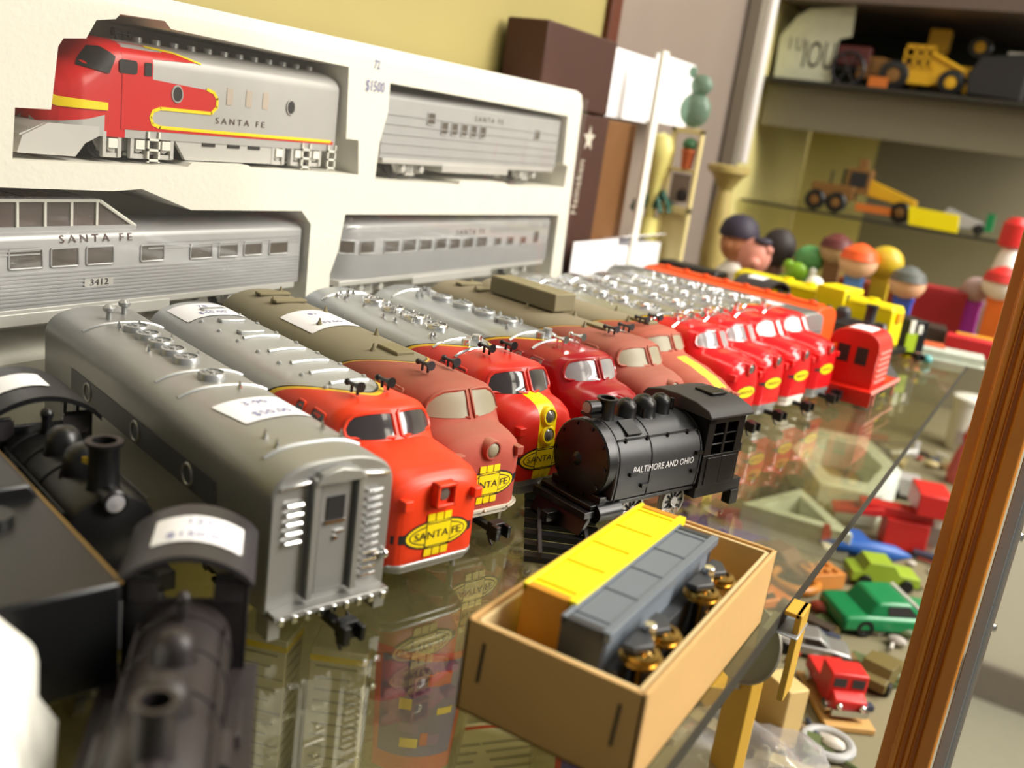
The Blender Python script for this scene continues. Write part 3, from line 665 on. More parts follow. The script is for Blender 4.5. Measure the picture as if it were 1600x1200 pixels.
def steam(label, loc, ang, body, group=None, stick=None, plate=False, stripe=False, k=1.0, ch=4.15, wide=1.55, wheels=3, roofm=None):
    """x forward, nose at 0; k stretches the boiler, ch is the eave height of the cab"""
    t = thing('toy_steam_engine', label, 'toy train', (*loc, 0), ang, group); R = 1.15; zc = 2.35; E = -9.2*k
    MB().lathe([(R, E), (R*1.0, -3.0*k), (R*1.05, -3.0*k), (R*1.05, -0.25), (R*0.98, -0.1), (R*0.6, 0.02), (0.3, 0.08), (0.01, 0.1)], body, (0, 0, zc), (1, 0, 0), 36).build('boiler', t)
    bd = MB()
    for x in (-1.0, -4.2*k, -6.4*k, -8.2*k): bd.lathe([(R*1.0, -0.09), (R*1.045, -0.06), (R*1.045, 0.06), (R*1.0, 0.09)], body, (x, 0, zc), (1, 0, 0), 36)
    for s in (-1, 1):
        bd.tube([(-0.4, s*1.02, zc+0.75), (E+0.5, s*1.02, zc+0.75)], 0.035, body)
        bd.cyl((-2.4*k, s*1.15, zc-0.1), (-4.0*k, s*1.15, zc-0.1), 0.3, body, n=14)
    bd.build('boiler_band', t)
    for s in (-1, 1):
        MB().box(E-0.3, 0.0, min(s*0.95, s*wide), max(s*0.95, s*wide), 1.42, 1.55, body).cb((-1.9*k, s*1.3, 1.8), (1.4*k, 0.5, 0.55), body).cb((-5.8*k, s*1.35, 1.7), (1.9*k, 0.4, 0.4), body).build('running_board', t, bevel=0.04)
    if stripe: MB().box(E, 0, wide, wide+0.03, 1.44, 1.54, mat('dark_red_line', (120, 20, 24), 0.5)).build('red_stripe', t)
    MB().lathe([(0.5, -0.2), (0.38, 0.05), (0.36, 1.0), (0.4, 1.15), (0.44, 1.15), (0.44, 1.25), (0.3, 1.25), (0.28, 0.5)], body, (-1.1*k, 0, zc+R), n=26).build('smokestack', t)
    dm = [(0.66, -0.3), (0.56, 0.1), (0.54, 0.35), (0.46, 0.6), (0.29, 0.74), (0.01, 0.78)]
    MB().lathe(dm, body, (-3.2*k, 0, zc+R-0.05), n=26).build('steam_dome', t, 60)
    MB().lathe([(a*0.85, b*0.9) for a, b in dm], body, (-5.8*k, 0, zc+R-0.05), n=26).build('sand_dome', t, 60)
    if k > 0.8: MB().cb((-4.4*k, 0, zc+R+0.2), (0.14, 0.6, 0.5), body).sph((-4.4*k, 0, zc+R+0.28), 0.24, body, 14, 8).build('bell', t)
    MB().cyl((-8.0*k, 0, zc+R-0.1), (-8.0*k, 0, zc+R+0.5), 0.14, body).sph((-8.0*k, 0, zc+R+0.55), 0.18, body, 12, 8).build('whistle', t)
    hl = MB().lathe([(0.32, -0.5), (0.32, 0.12), (0.27, 0.16)], body, (0.0, 0, zc+R-0.1), (1, 0, 0), 20).build('headlight', t)
    MB().lathe([(0.27, 0), (0.01, 0.06)], M_glassgrey, (0.15, 0, zc+R-0.1), (1, 0, 0), 18).build('lens', hl)
    if plate:
        MB().cb((-3.2*k+0.55, 0, zc+R+0.2), (0.05, 0.5, 0.66), mat('gold_plate', (190, 160, 50), 0.35, 0.6, vary=0.35, nscale=400), rz=-0.5).build('number_plate', t)
    w = 1.5; x1 = E; x0 = E-2.5
    c = MB().prism([(-w, 1.4), (w, 1.4), (w, ch+0.05), (0.7, ch+0.05), (0.7, 3.5), (-0.7, 3.5), (-0.7, ch+0.05), (-w, ch+0.05)], 'yz', x1-0.15, x1, body)
    for s in (-1, 1):
        y0, y1 = min(s*w, s*w-s*0.1), max(s*w, s*w-s*0.1)
        c.box(x0, x1, y0, y1, 1.3, 2.5, body)
        for q in (x0, x0+1.1, x1-0.3): c.box(q, q+0.3, y0, y1, 2.5, ch+0.05, body)
    c.build('cab', t, bevel=0.02)
    n = 16; top = [(-1.62+3.24*i/n, ch+0.75*math.sin(PI*i/n)**0.7) for i in range(n+1)]; rp = top+[(a, b-0.16) for a, b in reversed(top)]
    rb = MB().prism(rp, 'yz', x0-0.2, x1+0.4, roofm or body); rb.build('cab_roof', t, 30); bv = rb.bvh()
    if stick: sticker(bv, x0+stick[0], stick[1], stick[2], stick[3], stick[4], t, size=stick[5], rot=stick[6])
    for s in (-1, 1): MB().cb((x1+0.02, s*1.0, min(3.75, ch-0.3)), (0.05, 0.7, 0.55), M_glassdk).build('cab_window', t)
    fr = MB().box(x0+0.2, 0.2, -0.5, 0.5, 0.7, 1.5, body).box(-0.3, 0.5, -1.45, 1.45, 0.9, 1.4, body)
    fr.prism([(0.3, 1.0), (0.6, 1.0), (1.5, 0.2), (0.5, 0.2)], 'xz', -1.1, 1.1, body); fr.build('frame', t, bevel=0.03)
    for s in (-1, 1): MB().cyl((-2.3*k, s*1.2, 1.0), (-0.7*k, s*1.2, 1.0), 0.42, body, n=18).build('steam_cylinder', t)
    wheelset(t, [-3.8*k-1.9*i for i in range(wheels)], 0.85, M_gun, M_gun, M_chrome)
    return t
steam('black steam engine with tall price tag on its cab, pointing at the viewer', (-10.15, 8.65), A(-46.5), M_blackd, stick=(1.35, 0.15, 2.2, 1.5, ['121', '$150.00'], 0.48, 0.0), k=0.74, wheels=2, wide=1.85, roofm=M_gun).scale = (0.85, 0.85, 0.85)
steam('black steam engine with small gold plate lying between the grey car and a tender', (-18.4, 14.3), A(-17), M_black, plate=True, stick=(1.3, -0.3, 1.6, 1.2, [], 0.4, 0), stripe=True, k=0.62, ch=3.7, wheels=2)
# tender
t = thing('toy_tender', 'black tender with thin gold line at the far left edge', 'toy train', (-14.9, 10.35, 0), A(-16))
MB().box(-10, -0.2, -1.35, 1.35, 1.2, 3.6, M_black).prism([(-1.35, 3.5), (1.35, 3.5), (1.1, 3.95), (-1.1, 3.95)], 'yz', -9.6, -5.0, M_black).build('body', t, bevel=0.08)
MB().box(-10, -0.2, 1.3, 1.37, 3.56, 3.6, M_gold).box(-10, -0.2, -1.37, -1.35, 1.9, 1.96, M_gold).build('gold_line', t)
MB().cyl((-4.0, 0, 3.6), (-4.0, 0, 3.8), 0.45, M_black).build('water_hatch', t)
for cx in (-2.2, -8): truck_mesh(cx, M_black, M_black).build('truck', t)
# white car shell at the left border
t = thing('toy_van', 'blank white rounded toy body with dark window at the left border', 'toy vehicle', (-14.0, 7.3, 0), A(-38))
b = MB(); pr = [(-2.2, 0.3), (2.0, 0.3), (2.25, 1.2), (1.9, 2.2), (1.9, 3.6), (1.5, 4.2), (-0.2, 5.1), (-2.2, 5.2)]
b.prism([(-1.9, 0.3), (1.9, 0.3), (1.95, 1.4), (1.6, 2.0), (1.6, 3.0), (0.3, 4.4), (-1.9, 5.3)], 'yz', -2.2, 1.9, M_white); b.build('body', t, bevel=0.25)
MB().box(1.5, 1.93, -0.9, 1.2, 2.5, 3.2, M_ink).build('window', t, bevel=0.1)
MB().cyl((1.0, 1.5, 0.5), (1.0, 1.85, 0.5), 0.5, M_black).cyl((-1.2, 1.5, 0.5), (-1.2, 1.85, 0.5), 0.5, M_black).build('wheel', t)

# ------------------------------------------------------------------ more rolling stock at the far end of the row
def hw_roof(keys_w=1.7, zt=4.6, zs=3.6, n=2.6, zb=1.0, k=24):
    return [(keys_w, zb)]+[(keys_w*math.copysign(abs(math.cos(PI*i/k))**(2/n), math.cos(PI*i/k)), zs+(zt-zs)*abs(math.sin(PI*i/k))**(2/n)) for i in range(k+1)]+[(-keys_w, zb)]
t = thing('toy_passenger_car', 'silver ribbed toy passenger car lying between the shiny red engines and the orange car', 'toy train', (-12.9, 61.0, 0), A(-13), 'model engines in the slanted row')
b = MB().prism(hw_roof(1.55, 4.55, 3.6, 3.2), 'yz', -15.5, 0, M_silver); b.build('body', t, bevel=0.06); bv = b.bvh()
r = MB()
for z in [1.4+0.22*i for i in range(10)]:
    r.box(0, 0.05, -1.45, 1.45, z, z+0.09, M_silver); r.box(-15.5, 0, 1.55, 1.6, z, z+0.09, M_silver); r.box(-15.5, 0, -1.6, -1.55, z, z+0.09, M_silver)
r.build('side_ribs', t)
r = MB()
for y in (-1.0, -0.6, -0.2, 0.2, 0.6, 1.0): r.box(-15.3, -0.3, y-0.03, y+0.03, 4.3, 4.58, M_silver)
r.build('roof_ribs', t); sticker(bv, -3.6, 0.1, 1.6, 2.6, [], t)
for cx in (-3, -12.5): truck_mesh(cx, M_black, M_black).build('truck', t)
M_orange = mat('orange_plastic', (236, 88, 24), 0.4)
t = thing('toy_freight_car', 'orange toy car with studded roof beyond the silver ribbed car', 'toy train', (-12.9, 64.7, 0), A(-14), 'model engines in the slanted row')
b = MB().prism(hw_roof(1.5, 4.6, 3.8, 2.2), 'yz', -14.5, 0, M_orange); b.build('body', t, bevel=0.06)
r = MB().box(-14, -0.5, -0.5, 0.5, 4.56, 4.68, M_orange)
for i in range(8): r.cyl((-1.2-1.7*i, 0, 4.6), (-1.2-1.7*i, 0, 4.82), 0.2, M_orange, n=12); r.tube([(-0.6-1.7*i, -1.3, 4.15), (-0.6-1.7*i, -0.7, 4.52), (-0.6-1.7*i, 0.7, 4.52), (-0.6-1.7*i, 1.3, 4.15)], 0.05, M_orange)
r.build('roof_walk', t)
for cx in (-3, -11.5): truck_mesh(cx, M_black, M_black).build('truck', t)
t = thing('toy_flat_car', 'low black toy car at the far side of the orange car', 'toy train', (-22.0, 71.5, 0), A(-14))
MB().box(-7, 0, -1.2, 1.2, 1.2, 3.9, M_gun).prism([(-1.2, 3.8), (1.2, 3.8), (0.8, 4.6), (-0.8, 4.6)], 'yz', -6, -0.6, M_black).build('body', t, bevel=0.12)
for cx in (-1.8, -5.2): truck_mesh(cx, M_black, M_black, span=1.3).build('truck', t)
steam('black steam engine with price slip behind the red switcher', (-9.9, 68.9), A(-16), M_gun, stick=(1.2, 0, 1.6, 1.4, [], 0.4, 0), k=0.95, ch=4.1)
M_yel = mat('yellow_plastic', (255, 230, 8), 0.38)
M_yor = mat('orange_yellow_plastic', (240, 168, 24), 0.4)
t = thing('toy_hood_engine', 'yellow toy engine with black underframe, farthest of the trains', 'toy train', (-9.6, 73.6, 0), A(-17))
b = MB().box(-14.0, -0.1, -0.95, 0.95, 1.5, 4.2, M_yel).box(-6.2, -3.8, -1.4, 1.4, 1.5, 4.9, M_yel).prism([(-1.05, 4.1), (1.05, 4.1), (0.75, 4.45), (-0.75, 4.45)], 'yz', -13.9, -0.2, M_yel)
b.build('body', t, bevel=0.12)
MB().box(-14.5, 0.4, -1.5, 1.5, 1.1, 1.5, M_black).cb((-3.78, 0.75, 4.3), (0.05, 0.7, 0.5), M_ink).cb((-3.78, -0.75, 4.3), (0.05, 0.7, 0.5), M_ink).build('deck', t, bevel=0.03)
for x in (-2.2, -7.5, -9.5): MB().cyl((x, 0, 4.4), (x, 0, 4.65), 0.4, M_yel, n=16).build('roof_fan', t)
MB().box(-0.1, 0.1, -0.35, 0.35, 3.3, 4.0, M_yor).build('number_board', t)
for cx in (-2.5, -11.5): truck_mesh(cx, M_black, M_black).build('truck', t)
M_lime = mat('lime_plastic', (168, 196, 38), 0.4)
t = thing('toy_hood_engine', 'small black and lime toy engine end peeking out behind the red switcher', 'toy train', (-8.6, 77.0, 0), A(-45))
MB().box(-6, 0, -0.9, 0.9, 0.9, 2.6, M_black).box(-0.1, 0.08, -0.85, 0.1, 0.9, 2.3, M_lime).box(0.0, 0.1, -0.75, -0.3, 2.3, 3.3, M_white).box(0.0, 0.1, 0.0, 0.4, 2.3, 3.0, M_white).box(-2.5, 0, -0.9, 0.9, 2.6, 3.3, M_black).build('body', t, bevel=0.04)
coupler_mesh(0.2, 0.7).build('coupler', t); truck_mesh(-2.2, M_black, M_black, span=1.2).build('truck', t)

# red switcher with price slip: front looks down the shelf
t = thing('toy_switcher', 'bright red boxy switcher engine with price slip on its rounded roof', 'toy train', (-9.9, 59.6, 0), A(-95))
M_sw = mat('switcher_red', (196, 30, 16), 0.35)
prof = [(1.5, 0.9), (1.5, 3.4)]+[(1.5*math.cos(PI*i/14)**1 if False else 1.5*math.copysign(abs(math.cos(PI*i/14))**0.7, math.cos(PI*i/14)), 3.4+0.95*math.sin(PI*i/14)**0.8) for i in range(15)]+[(-1.5, 3.4), (-1.5, 0.9)]
b = MB().prism(prof, 'yz', -3.0, 0, M_sw); b.build('cab', t, 50, bevel=0.05); bv = b.bvh()
MB().box(-5.0, -3.0, -1.1, 1.1, 1.0, 3.3, M_sw).prism([(-1.1, 3.2), (1.1, 3.2), (0.8, 3.6), (-0.8, 3.6)], 'yz', -5.0, -3.0, M_sw).build('hood', t, bevel=0.06)
for s in (-1, 1):
    MB().cb((0.0, s*0.55, 2.85), (0.06, 0.7, 1.05), M_ink).build('cab_window', t)
    lv = MB()
    for k in range(6): lv.box(-2.8, -0.4, s*1.5-0.06, s*1.5+0.06, 1.3+0.36*k, 1.42+0.36*k, mat('pale_red', (240, 150, 140), 0.4))
    lv.build('side_louvre', t)
MB().cb((0.02, -1.12, 3.0), (0.06, 0.16, 0.6), M_yor).build('marker', t)
MB().box(-5.6, 0.9, -1.75, 1.75, 0.85, 1.0, M_sw).build('deck', t)
q = MB().box(-5.6, 0.95, 1.75, 1.85, 0.85, 1.05, mat('pale_red', (240, 150, 140), 0.4)); q.box(0.9, 0.98, -1.75, 1.85, 0.1, 1.0, M_sw)
q.box(-0.1, 0.0, 1.7, 1.85, 0.05, 1.0, mat('pale_red', (240, 150, 140), 0.4)); q.box(-4.6, -4.5, 1.7, 1.85, 0.05, 1.0, mat('pale_red', (240, 150, 140), 0.4)); q.build('edge_and_reflected_legs', t)  # pale deck edge, plus legs shaped after its reflection in the glass
sticker(bv, -1.5, 0.0, 1.4, 2.0, [], t); MB().cyl((-2.8, -0.3, 4.2), (-2.8, -0.3, 4.6), 0.12, M_black).sph((-2.9, 0.9, 4.15), 0.16, M_sw, 10, 6).build('roof_stud', t)
truck_mesh(-1.2, M_black, M_black, 1.2, span=1.1).build('truck', t); truck_mesh(-4.2, M_black, M_black, 1.2, span=1.1).build('truck', t)
coupler_mesh(1.1, 0.6).build('coupler', t)
# olive hatch box lying on a dusty roof
tag(MB().cb((0, 0, 0.45), (4.6, 1.5, 0.9), M_dsilver).build('toy_crate', None, bevel=0.08, loc=(-22.6, 41.75, 5.0), rz=A(-15)), 'dusty olive block lying on top of a dusty engine roof', 'block')
# track section behind the black engine's nose
t = thing('toy_track', 'short black toy track piece in front of the yellow-striped engine', 'toy track', (-13.0, 28.6, 0), A(-60))
MB().box(-3.0, 3.0, 0.75, 0.87, 0.2, 0.42, M_gun).box(-3.0, 3.0, -0.87, -0.75, 0.2, 0.42, M_gun).build('rail', t)
q = MB()
for i in range(7): q.box(-2.9+0.9*i, -2.5+0.9*i, -1.3, 1.3, 0.0, 0.2, M_black)
q.build('sleepers', t)

# ------------------------------------------------------------------ foam tray on edge, with four pockets
M_foam = mat('white_foam', (238, 235, 224), 0.8, vary=0.03, bump=0.35, bscale=350)
M_film = pane_mat('clear_film', (250, 250, 248), 1.3, 0.03)
def foam_tray():
    t = thing('foam_tray', 'big white foam tray standing on edge with four train-shaped pockets', 'packaging', (-32, 40, 0))
    outer = [(8, 0.0), (63.6, 0.0), (63.1, 4), (62.6, 15.2), (62.2, 15.9), (61.4, 16.1), (8, 16.3)]
    holes = [
     [(20.5, 11.7), (21.85, 11.74), (22.1, 13.9), (22.3, 14.2), (23.2, 14.32), (23.6, 15.0), (24.4, 15.16), (24.6, 15.36), (26.6, 15.42), (26.9, 15.17), (37.5, 14.96), (37.76, 11.58), (38.7, 11.57), (38.94, 9.86), (31.6, 9.98), (31.35, 10.1), (28.25, 10.1), (28.0, 9.92), (20.4, 9.92)],
     [(40.8, 14.55), (40.85, 13.1), (40.4, 11.5), (40.3, 9.6), (48.2, 9.5), (48.3, 9.7), (53.4, 9.7), (54.1, 9.45), (61.6, 9.5), (61.7, 11.0), (61.0, 11.1), (60.65, 14.35)],
     [(8.8, 9.2), (24.5, 8.9), (25.8, 9.0), (28.3, 8.15), (35.0, 8.05), (35.7, 7.4), (35.75, 2.9), (33, 2.6), (8.8, 2.6)],
     [(38.2, 7.85), (61.4, 7.55), (61.5, 3.2), (60.5, 2.4), (38.2, 2.4), (37.5, 3.6), (37.4, 4.8), (37.9, 6.0)]]
    bm = bmesh.new(); edges = []
    def loop(pts, x=0.0):
        vs = [bm.verts.new((x, (p[0]-40), p[1])) for p in pts]
        return vs, [bm.edges.new((vs[i], vs[(i+1) % len(vs)])) for i in range(len(vs))]
    loops = []
    for pts in [outer]+holes:
        v, e = loop(pts); loops.append((pts, v)); edges += e
    bmesh.ops.triangle_fill(bm, use_beauty=True, edges=edges)
    for k, (pts, v) in enumerate(loops):
        d = -5.2 if k == 0 else -4.3
        w = [bm.verts.new((d, q[0]-40, q[1])) for q in pts]; n = len(v)
        for i in range(n): bm.faces.new((v[i], v[(i+1) % n], w[(i+1) % n], w[i]))
        bm.faces.new(w)
    bm.verts.index_update()
    mb = MB().add([tuple(q.co) for q in bm.verts], [tuple(q.index for q in f.verts) for f in bm.faces], M_foam); bm.free()
    mb.build('tray', t, 30)
    f = MB(); ny, nz = 60, 6; w = []
    for j in range(nz+1):
        for i in range(ny+1):
            y = -31.5+54.5*i/ny; z = 1.5+14.2*j/nz; w.append((0.22+0.05*math.sin(y*1.7+z*0.8)*math.sin(z*0.9+y*0.35), y, z))
    f.add(w, [(j*(ny+1)+i, j*(ny+1)+i+1, (j+1)*(ny+1)+i+1, (j+1)*(ny+1)+i) for j in range(nz) for i in range(ny)], M_film); f.build('wrapping_film', t, 80)
    for s_, y, z, sz in (('72', 39.6, 15.3, 0.6), ('$1500', 39.6, 14.25, 0.75)):
        plane_text(MB(), text2d(s_, sz, 0.8), (0.05, y-40, z), (0, 1, 0), (0, 0, 1), M_greyink).build('pen_marking', t)
    return t
foam_tray()
# diesel in the top-left pocket: local +x is the nose, turned to look down the shelf; its +y side faces the case front
t = thing('toy_diesel_engine', 'red and silver toy engine side-on in the upper left foam pocket', 'toy train', (-34.1, 22.25, 10.0), A(-90))
keys = [(-15.15, 4.55, 1.7, 3.7, 2.3), (-5.2, 4.55, 1.7, 3.7, 2.3), (-2.5, 4.5, 1.7, 3.7, 2.3), (-2.05, 4.4, 1.69, 3.5, 2.5), (-1.15, 3.5, 1.62, 2.6, 2.5), (-0.85, 3.35, 1.5, 2.4, 2.4), (-0.5, 3.1, 1.32, 2.2, 2.2), (-0.25, 2.75, 1.08, 2.1, 2.2), (-0.06, 2.4, 0.8, 2.0, 2.2), (0, 2.1, 0.6, 1.9, 2.2)]
M_fr = mat('crimson_paint', (206, 34, 34), 0.35)
fs = mat('satin_silver', (184, 182, 180), 0.42, 0.25)
b = loft_body(keys, fs, 0.9, 0.45, -2.3); k = b.idx(M_fr)
for i, f in enumerate(b.f):
    c = [sum(b.v[j][q] for j in f)/len(f) for q in (0, 2)]
    if c[0] > -3.0 and c[1] > 1.3: b.mi[i] = k
bv = b.bvh(); b.build('body', t, 40)
nose = MB()
poly = [(0.6, 1.75), (0.6, 5), (2.5, 5), (6.4, 4.0), (6.0, 3.9), (4.25, 3.75), (4.25, 3.05), (7.2, 2.75), (7.25, 2.4), (7.0, 2.1), (4.4, 2.1), (4.2, 1.9), (4.2, 1.75)]
poly = [(2.8, 1.75), (2.8, 4.42), (4.3, 4.4), (5.4, 4.33), (6.6, 4.05), (4.2, 3.95), (4.2, 3.2), (7.0, 3.05), (7.45, 2.85), (7.5, 2.4), (7.2, 2.15), (4.5, 2.15), (4.15, 1.95), (4.15, 1.6), (4.4, 1.4), (15.2, 1.35), (15.2, 1.22), (2.8, 1.22)]
decal(nose, bv, '+y', poly2d(poly), M_fr, 0.02, 0.2)
decal(nose, bv, '-y', poly2d([(-a, c) for a, c in poly]), M_fr, 0.02, 0.3)
nose.build('red_livery', t)
yl = MB()
def ribbon(mb, pts, w, m, off):
    for (a, c), (d, e) in zip(pts, pts[1:]):
        dx, dy = d-a, e-c; L = math.hypot(dx, dy) or 1; nx, ny = -dy/L*w/2, dx/L*w/2; ex, ey = dx/L*w*0.3, dy/L*w*0.3
        decal(mb, bv, '+y', poly2d([(a-nx-ex, c-ny-ey), (d-nx+ex, e-ny+ey), (d+nx+ex, e+ny+ey), (a+nx-ex, c+ny-ey)]), m, off, 0.4)
ribbon(yl, [(6.95, 3.08), (7.3, 2.98), (7.5, 2.75), (7.5, 2.4), (7.2, 2.13), (4.6, 2.13), (4.25, 2.0), (4.15, 1.75), (4.25, 1.5), (4.6, 1.4), (8, 1.38), (15.2, 1.36)], 0.13, M_yellow, 0.04)
ribbon(yl, [(4.2, 4.38), (5.4, 4.32), (6.6, 4.05)], 0.08, M_yellow, 0.04)
decal(yl, bv, '+y', poly2d([(0.0, 1.95), (0.4, 1.85), (2.2, 1.87), (2.2, 2.15), (0.4, 2.2), (0.0, 2.4)]), M_yellow, 0.05, 0.2)
yl.build('yellow_stripe', t)
decal(MB(), bv, '+y', poly2d([(1.22, 3.38), (2.2, 3.2), (2.5, 3.85), (2.1, 4.15), (1.85, 4.12)]), M_ink, 0.06, 0.2).build('windshield', t)
decal(MB(), bv, '+y', poly2d(rrect(3.05, 3.55, 0.8, 0.5, 0.12)), M_ink, 0.05, 0.2).build('side_window', t)
decal(MB(), bv, '+y', poly2d(rrect(3.95, 3.55, 0.34, 0.5, 0.05)), M_ink, 0.05, 0.2).build('side_window', t)
for x in (5.4, 11.9):
    w = decal(MB(), bv, '+y', poly2d(ellipse(x, 2.75, 0.24, 0.3, 18)), M_ink, 0.05, 0.2); rim(w, bv, '+y', ellipse(x, 2.75, 0.26, 0.32, 18), 0.04, fs, 0.03); w.build('porthole', t)
L = MB(); decal(L, bv, '+y', shift(text2d('S A N T A   F E', 0.36, 1.25), 8.9, 1.85), mat('brown_ink', (84, 60, 56), 0.6), 0.03, 0.3)
for x in (8.2, 9.3, 10.3): decal(L, bv, '+y', poly2d(rrect(x, 2.9, 0.35, 0.7, 0.04)), mat('grille_beige', (186, 172, 158), 0.5), 0.02, 0.4)
L.build('side_lettering', t)
q = MB().prism([(-15.2, 0.55), (0.0, 0.55), (0.6, 0.2), (1.1, 0.9), (0.4, 1.2), (-15.8, 1.2)], 'xz', -1.5, -1.3, M_ltgrey)
q = MB()
for s in (1, -1):
    q.prism([(-15.1, 0.95), (-15.1, 1.2), (0.2, 1.25), (1.2, 0.75), (1.4, 0.15), (-0.9, 0.1), (-1.3, 0.6), (-2.0, 0.95), (-5.4, 0.95), (-6.0, 0.15), (-10.9, 0.15), (-11.4, 0.95)], 'xz', s*1.5, s*1.66, M_ltgrey)
q.prism([(0.2, 1.25), (1.2, 0.8), (1.4, 0.15), (0.9, 0.15), (0.7, 0.6), (0.0, 1.0)], 'xz', -1.5, 1.5, M_ltgrey)
for x in (-7.2, -8.6, -9.8): q.box(x-0.35, x+0.35, 1.64, 1.7, 0.75, 0.9, M_ink)
q.build('side_skirt', t)
for cx in (-3.7, -12.6): 
    tk = truck_mesh(cx, M_ltgrey, M_gun, 1.6, n=3, span=1.25)
    for i in (-1, 0, 1):
        tk.box(cx+i*1.25-0.4, cx+i*1.25+0.4, 1.5, 1.62, 0.12, 0.3, M_ltgrey); tk.box(cx+i*1.25-0.42, cx+i*1.25-0.26, 1.5, 1.68, 0.15, 1.1, M_ltgrey); tk.box(cx+i*1.25+0.26, cx+i*1.25+0.42, 1.5, 1.68, 0.15, 1.1, M_ltgrey); tk.box(cx+i*1.25-0.2, cx+i*1.25+0.2, 1.5, 1.74, 0.5, 0.85, M_white)
    tk.build('truck', t)
for x in (-4.3, -13.1, -14.9):
    l = MB().box(x-0.3, x-0.22, 1.72, 1.8, 0.0, 1.2, M_white).box(x+0.22, x+0.3, 1.72, 1.8, 0.0, 1.2, M_white)
    for z in (0.05, 0.45, 0.85): l.box(x-0.3, x+0.3, 1.72, 1.8, z, z+0.09, M_white)
    l.build('step_ladder', t)
r = MB()
for i in range(12): r.cyl((-4.5-0.9*i, 0.3, 4.4), (-4.5-0.9*i, 0.3, 4.72), 0.22, M_silver, n=12)
r.build('roof_stud', t); horn_mesh(-3.6, 0.5, 4.75, M_gun).build('horn', t)

